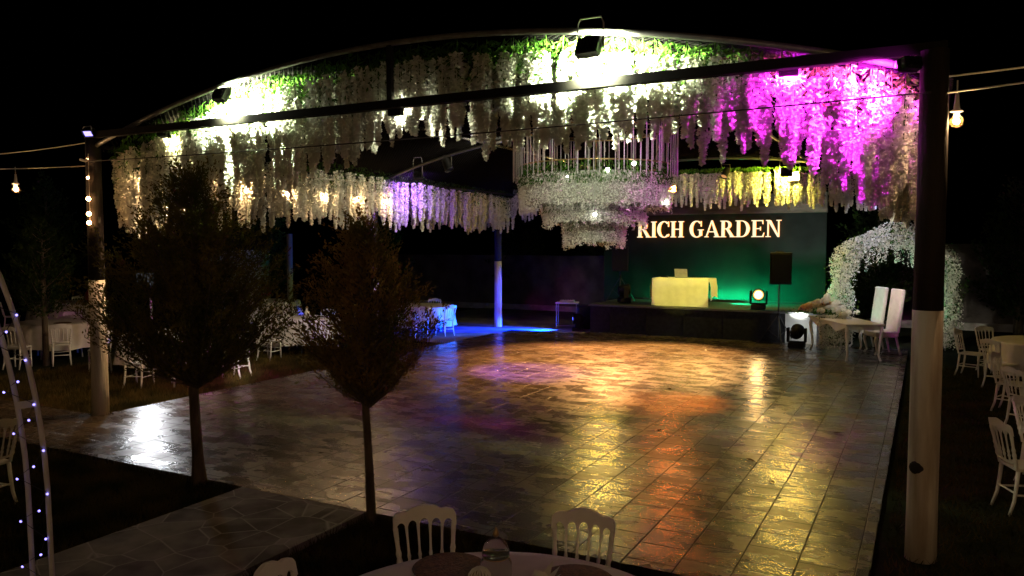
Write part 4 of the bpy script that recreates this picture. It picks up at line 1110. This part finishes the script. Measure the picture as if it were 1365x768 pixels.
festoon('pale slack cable from the right post with added unseen warm bulbs along the near seating', [((.10, 6.58, 3.50), (3.0, 3.6, 3.36), .05), ((3.0, 3.6, 3.36), (2.2, -3.6, 3.46), .05), ((2.2, -3.6, 3.46), (-5.5, -3.2, 3.46), .05)], b2, .1)
festoon('pale cable with one warm bulb left of the left front post', [((-10.02, 6.75, 3.46), (-12.6, 5.0, 3.40), .04), ((-10.02, 6.75, 3.78), (-14.5, 6.0, 3.75), .10)], [(-10.82, 6.18, 3.13)], .12)
festoon('pale cable of warm bulbs threaded through the left wisteria row', [((-9.6, 6.8, 3.62), (-9.75, 13.2, 3.62), .05)], [(-9.6 - .15 * k / 6, 7.2 + k * .95, 3.24) for k in range(7)], .1)
hs = empty('hanging_bulb_string', (-9.92, 6.62, 3.5), 0, 'vertical string of small warm bulbs hanging down the left front post', 'string lights')
a = MB(); a.tube([(0, 0, .1), (.003, 0, -.4), (-.003, 0, -.86)], .004, 5); a.tube([(-.16, 0, .03), (-.02, -.03, .0), (.02, -.02, .02)], .02, 6); a.build('cable', M['wire'], hs)
for z_ in (.02, -.22, -.50, -.70, -.82):
    o = bpy.data.objects.new('bulb', bs); COL.objects.link(o); o.parent = hs; o.location = (0, -.015, z_)
    if z_ > -.3: o.scale = (.6, .6, .6)
a = MB(); a.tube(sag((.0, 6.5, 3.50), (-10.0, 6.62, 3.50), .04), .006, 5)
tag(a.build('cable', M['black_wire']), 'thin dark cable stretched across the front flowers between the two front posts', 'cable')

# ------------------------------------------------------------------ trees
def prof(tab, z_):
    for (z0, r0), (z1, r1) in zip(tab, tab[1:]):
        if z0 <= z_ <= z1: return r0 + (r1 - r0) * (z_ - z0) / (z1 - z0)
    return 0
def conifer(loc, trunk, tab, nb, seed, label, leafm, ll=.05, lw=.013, per=6, name='conifer_tree', tws=.27, shift=.05):
    rg = random.Random(seed); t_ = empty(name, loc, 0, label, 'tree')
    a = MB(); a.tube(trunk[0], trunk[1], 10); a.build('trunk', M['bark'], t_, True)
    cr_, lb = MB(), MB(); zb, zt = tab[0][0], tab[-1][0]
    tx, ty = trunk[0][-1][0], trunk[0][-1][1]
    k = 0
    for i in range(nb):
        f = (i + .5) / nb; z_ = zb + (zt - zb) * f ** .85
        R_ = .86 * prof(tab, z_) * rg.choice((.5, .7, .9, .95, 1.0, 1.3)) * rg.uniform(.92, 1.06)
        th = i * 2.399 + rg.gauss(0, .2); el = R(rg.uniform(30, 62)); z0 = max(zb - .1, z_ - R_ * math.tan(el) * .75)
        p0 = Vector((tx * min(1, z0 / max(.1, trunk[0][-1][2])), ty, z0)); p1 = Vector((tx * .5 - shift + R_ * math.cos(th), ty + R_ * math.sin(th), z_))
        mid = p0.lerp(p1, .5) - Vector((0, 0, R_ * .08))
        lb.tube([p0, mid, p1], [.012, .008, .003], 4)
        Ln = (p1 - p0).length; d0 = (p1 - mid).normalized()
        n = max(3, int(Ln / .075))
        for j in range(n):
            u_ = .25 + .75 * (j + rg.random()) / n
            p = p0.lerp(mid, u_ * 2) if u_ < .5 else mid.lerp(p1, (u_ - .5) * 2)
            dt = (d0 * .9 + Vector((rg.gauss(0, .55), rg.gauss(0, .55), rg.gauss(.45, .4)))).normalized()
            tl = tws * rg.uniform(.6, 1.4) * (1.15 - .4 * u_)
            for k2 in range(per * 4):
                v_ = rg.random()
                o_ = Vector((rg.gauss(0, 1), rg.gauss(0, 1), rg.gauss(0, 1))) * (.028 * (1.2 - v_)) * (ll / .05)
                cr_.leaf(p + dt * tl * v_ + o_, dt + Vector((rg.gauss(0, .4), rg.gauss(0, .4), rg.gauss(0, .4))), ll * rg.uniform(.5, 1.2) * (1.1 - .5 * v_), lw * rg.uniform(.7, 1.4), rg)
    lb.build('limbs', M['bark'], t_)
    cr_.build('crown', leafm, t_)
    return t_
conifer((-6.30, 5.27, 0), ([(0, 0, -.05), (-.02, 0, .3), (-.055, 0, .9), (-.03, 0, 1.6), (0, 0, 3.0)], [.085, .055, .047, .035, .008]),
        [(1.08, .06), (1.22, .24), (1.38, .56), (1.55, .86), (1.85, .98), (2.3, .78), (2.75, .42), (3.05, .10)], 300, 1, 'larger bushy conifer at the corner of the grass and the dance floor', M['conifer_green'])
conifer((-4.13, 5.22, 0), ([(0, 0, -.05), (-.02, 0, .5), (-.05, 0, 1.0), (-.02, 0, 1.6), (0, 0, 2.4)], [.046, .036, .032, .024, .006]),
        [(1.12, .08), (1.22, .25), (1.4, .44), (1.62, .60), (1.95, .52), (2.2, .33), (2.5, .05)], 190, 2, 'smaller bushy conifer growing between the path and the dance floor', M['conifer'])
conifer((-15.3, 9.2, 0), ([(0, 0, -.05), (0, 0, 1.5), (0, 0, 2.5)], [.06, .05, .01]),
        [(1.0, .15), (1.5, .6), (2.0, .6), (2.5, .35), (2.8, .05)], 60, 3, 'dim young conifer behind the table left of the front post', M['conifer_dark'], .09, .028, 4)
rg = random.Random(8)
for k, (x, y, h) in enumerate(((-17.5, 22.5, 4.2), (-20.5, 20.0, 4.6), (-23.5, 21.5, 5.0), (-13.8, 27.0, 3.8), (-10.8, 28.0, 4.2), (-1.2, 24.0, 3.6), (2.2, 24.5, 3.9), (-25.5, 15.5, 4.4))):
    conifer((x, y, 0), ([(0, 0, -.1), (0, 0, h * .5), (0, 0, h * .9)], [.12, .08, .02]), [(.5, .3), (h * .3, 1.2), (h * .6, 1.1), (h * .85, .6), (h, .1)], 70, 20 + k,
            ('dark tree far behind the smaller conifer', 'dark tree far behind the larger conifer, left of the pale hut', 'tall dark tree at the back left, behind the farthest lawn table',
             'dark tree above the rear boundary wall, left of the blue-lit post', 'dark tree above the rear boundary wall, right of the blue-lit post', 'dark shrubby tree between the backdrop and the flower arch',
             'dark shrubby tree behind the right leg of the flower arch', 'dark tree at the far left edge beyond the lit metal arch')[k], M['conifer_dark'], .16, .06, 2, 'dark_tree', .4)
for o in list(COL.objects):
    if o.name.startswith('dark_tree') and o.parent is None: o['group'] = 'dark trees around the garden'

# ------------------------------------------------------------------ rear walls and far things
a = MB(); a.box((-14.5, 26.2, .95), (14, .25, 1.9)); a.box((-14.5, 26.2, 1.93), (14.1, .34, .07))
tag(a.build('boundary_wall', M['concrete']), 'rough dark concrete boundary wall behind the left side of the stage', 'wall')
a = MB(); a.box((4.5, 26.2, 1.2), (13, .25, 2.4))
tag(a.build('boundary_wall', M['concrete']), 'rough dark boundary wall behind the flower arch on the right', 'wall')
hb = empty('garden_hut', (-20.5, 18.9, 0), -.9, 'small pale plastered hut seen between the two trees', 'hut')
a = MB(); a.box((0, 0, 1.1), (2.4, 1.8, 2.2)); a.build('wall', M['plaster'], hb)
a = MB(); a.prism([(-1.45, 2.2), (1.45, 2.2), (0, 2.85)], -1.1, 1.1); a.build('roof', M['dark_wood'], hb)
a = MB(); a.tube([(0, 0, 0), (0, 0, 2.7)], .09, 12)
tag(a.build('lawn_post', M['plaster'], None, True, (-17.3, 18.0, 0)), 'plain pale post standing on the lawn beside the hut', 'post')
print('garlands', ng[0], 'rest', len(rest))
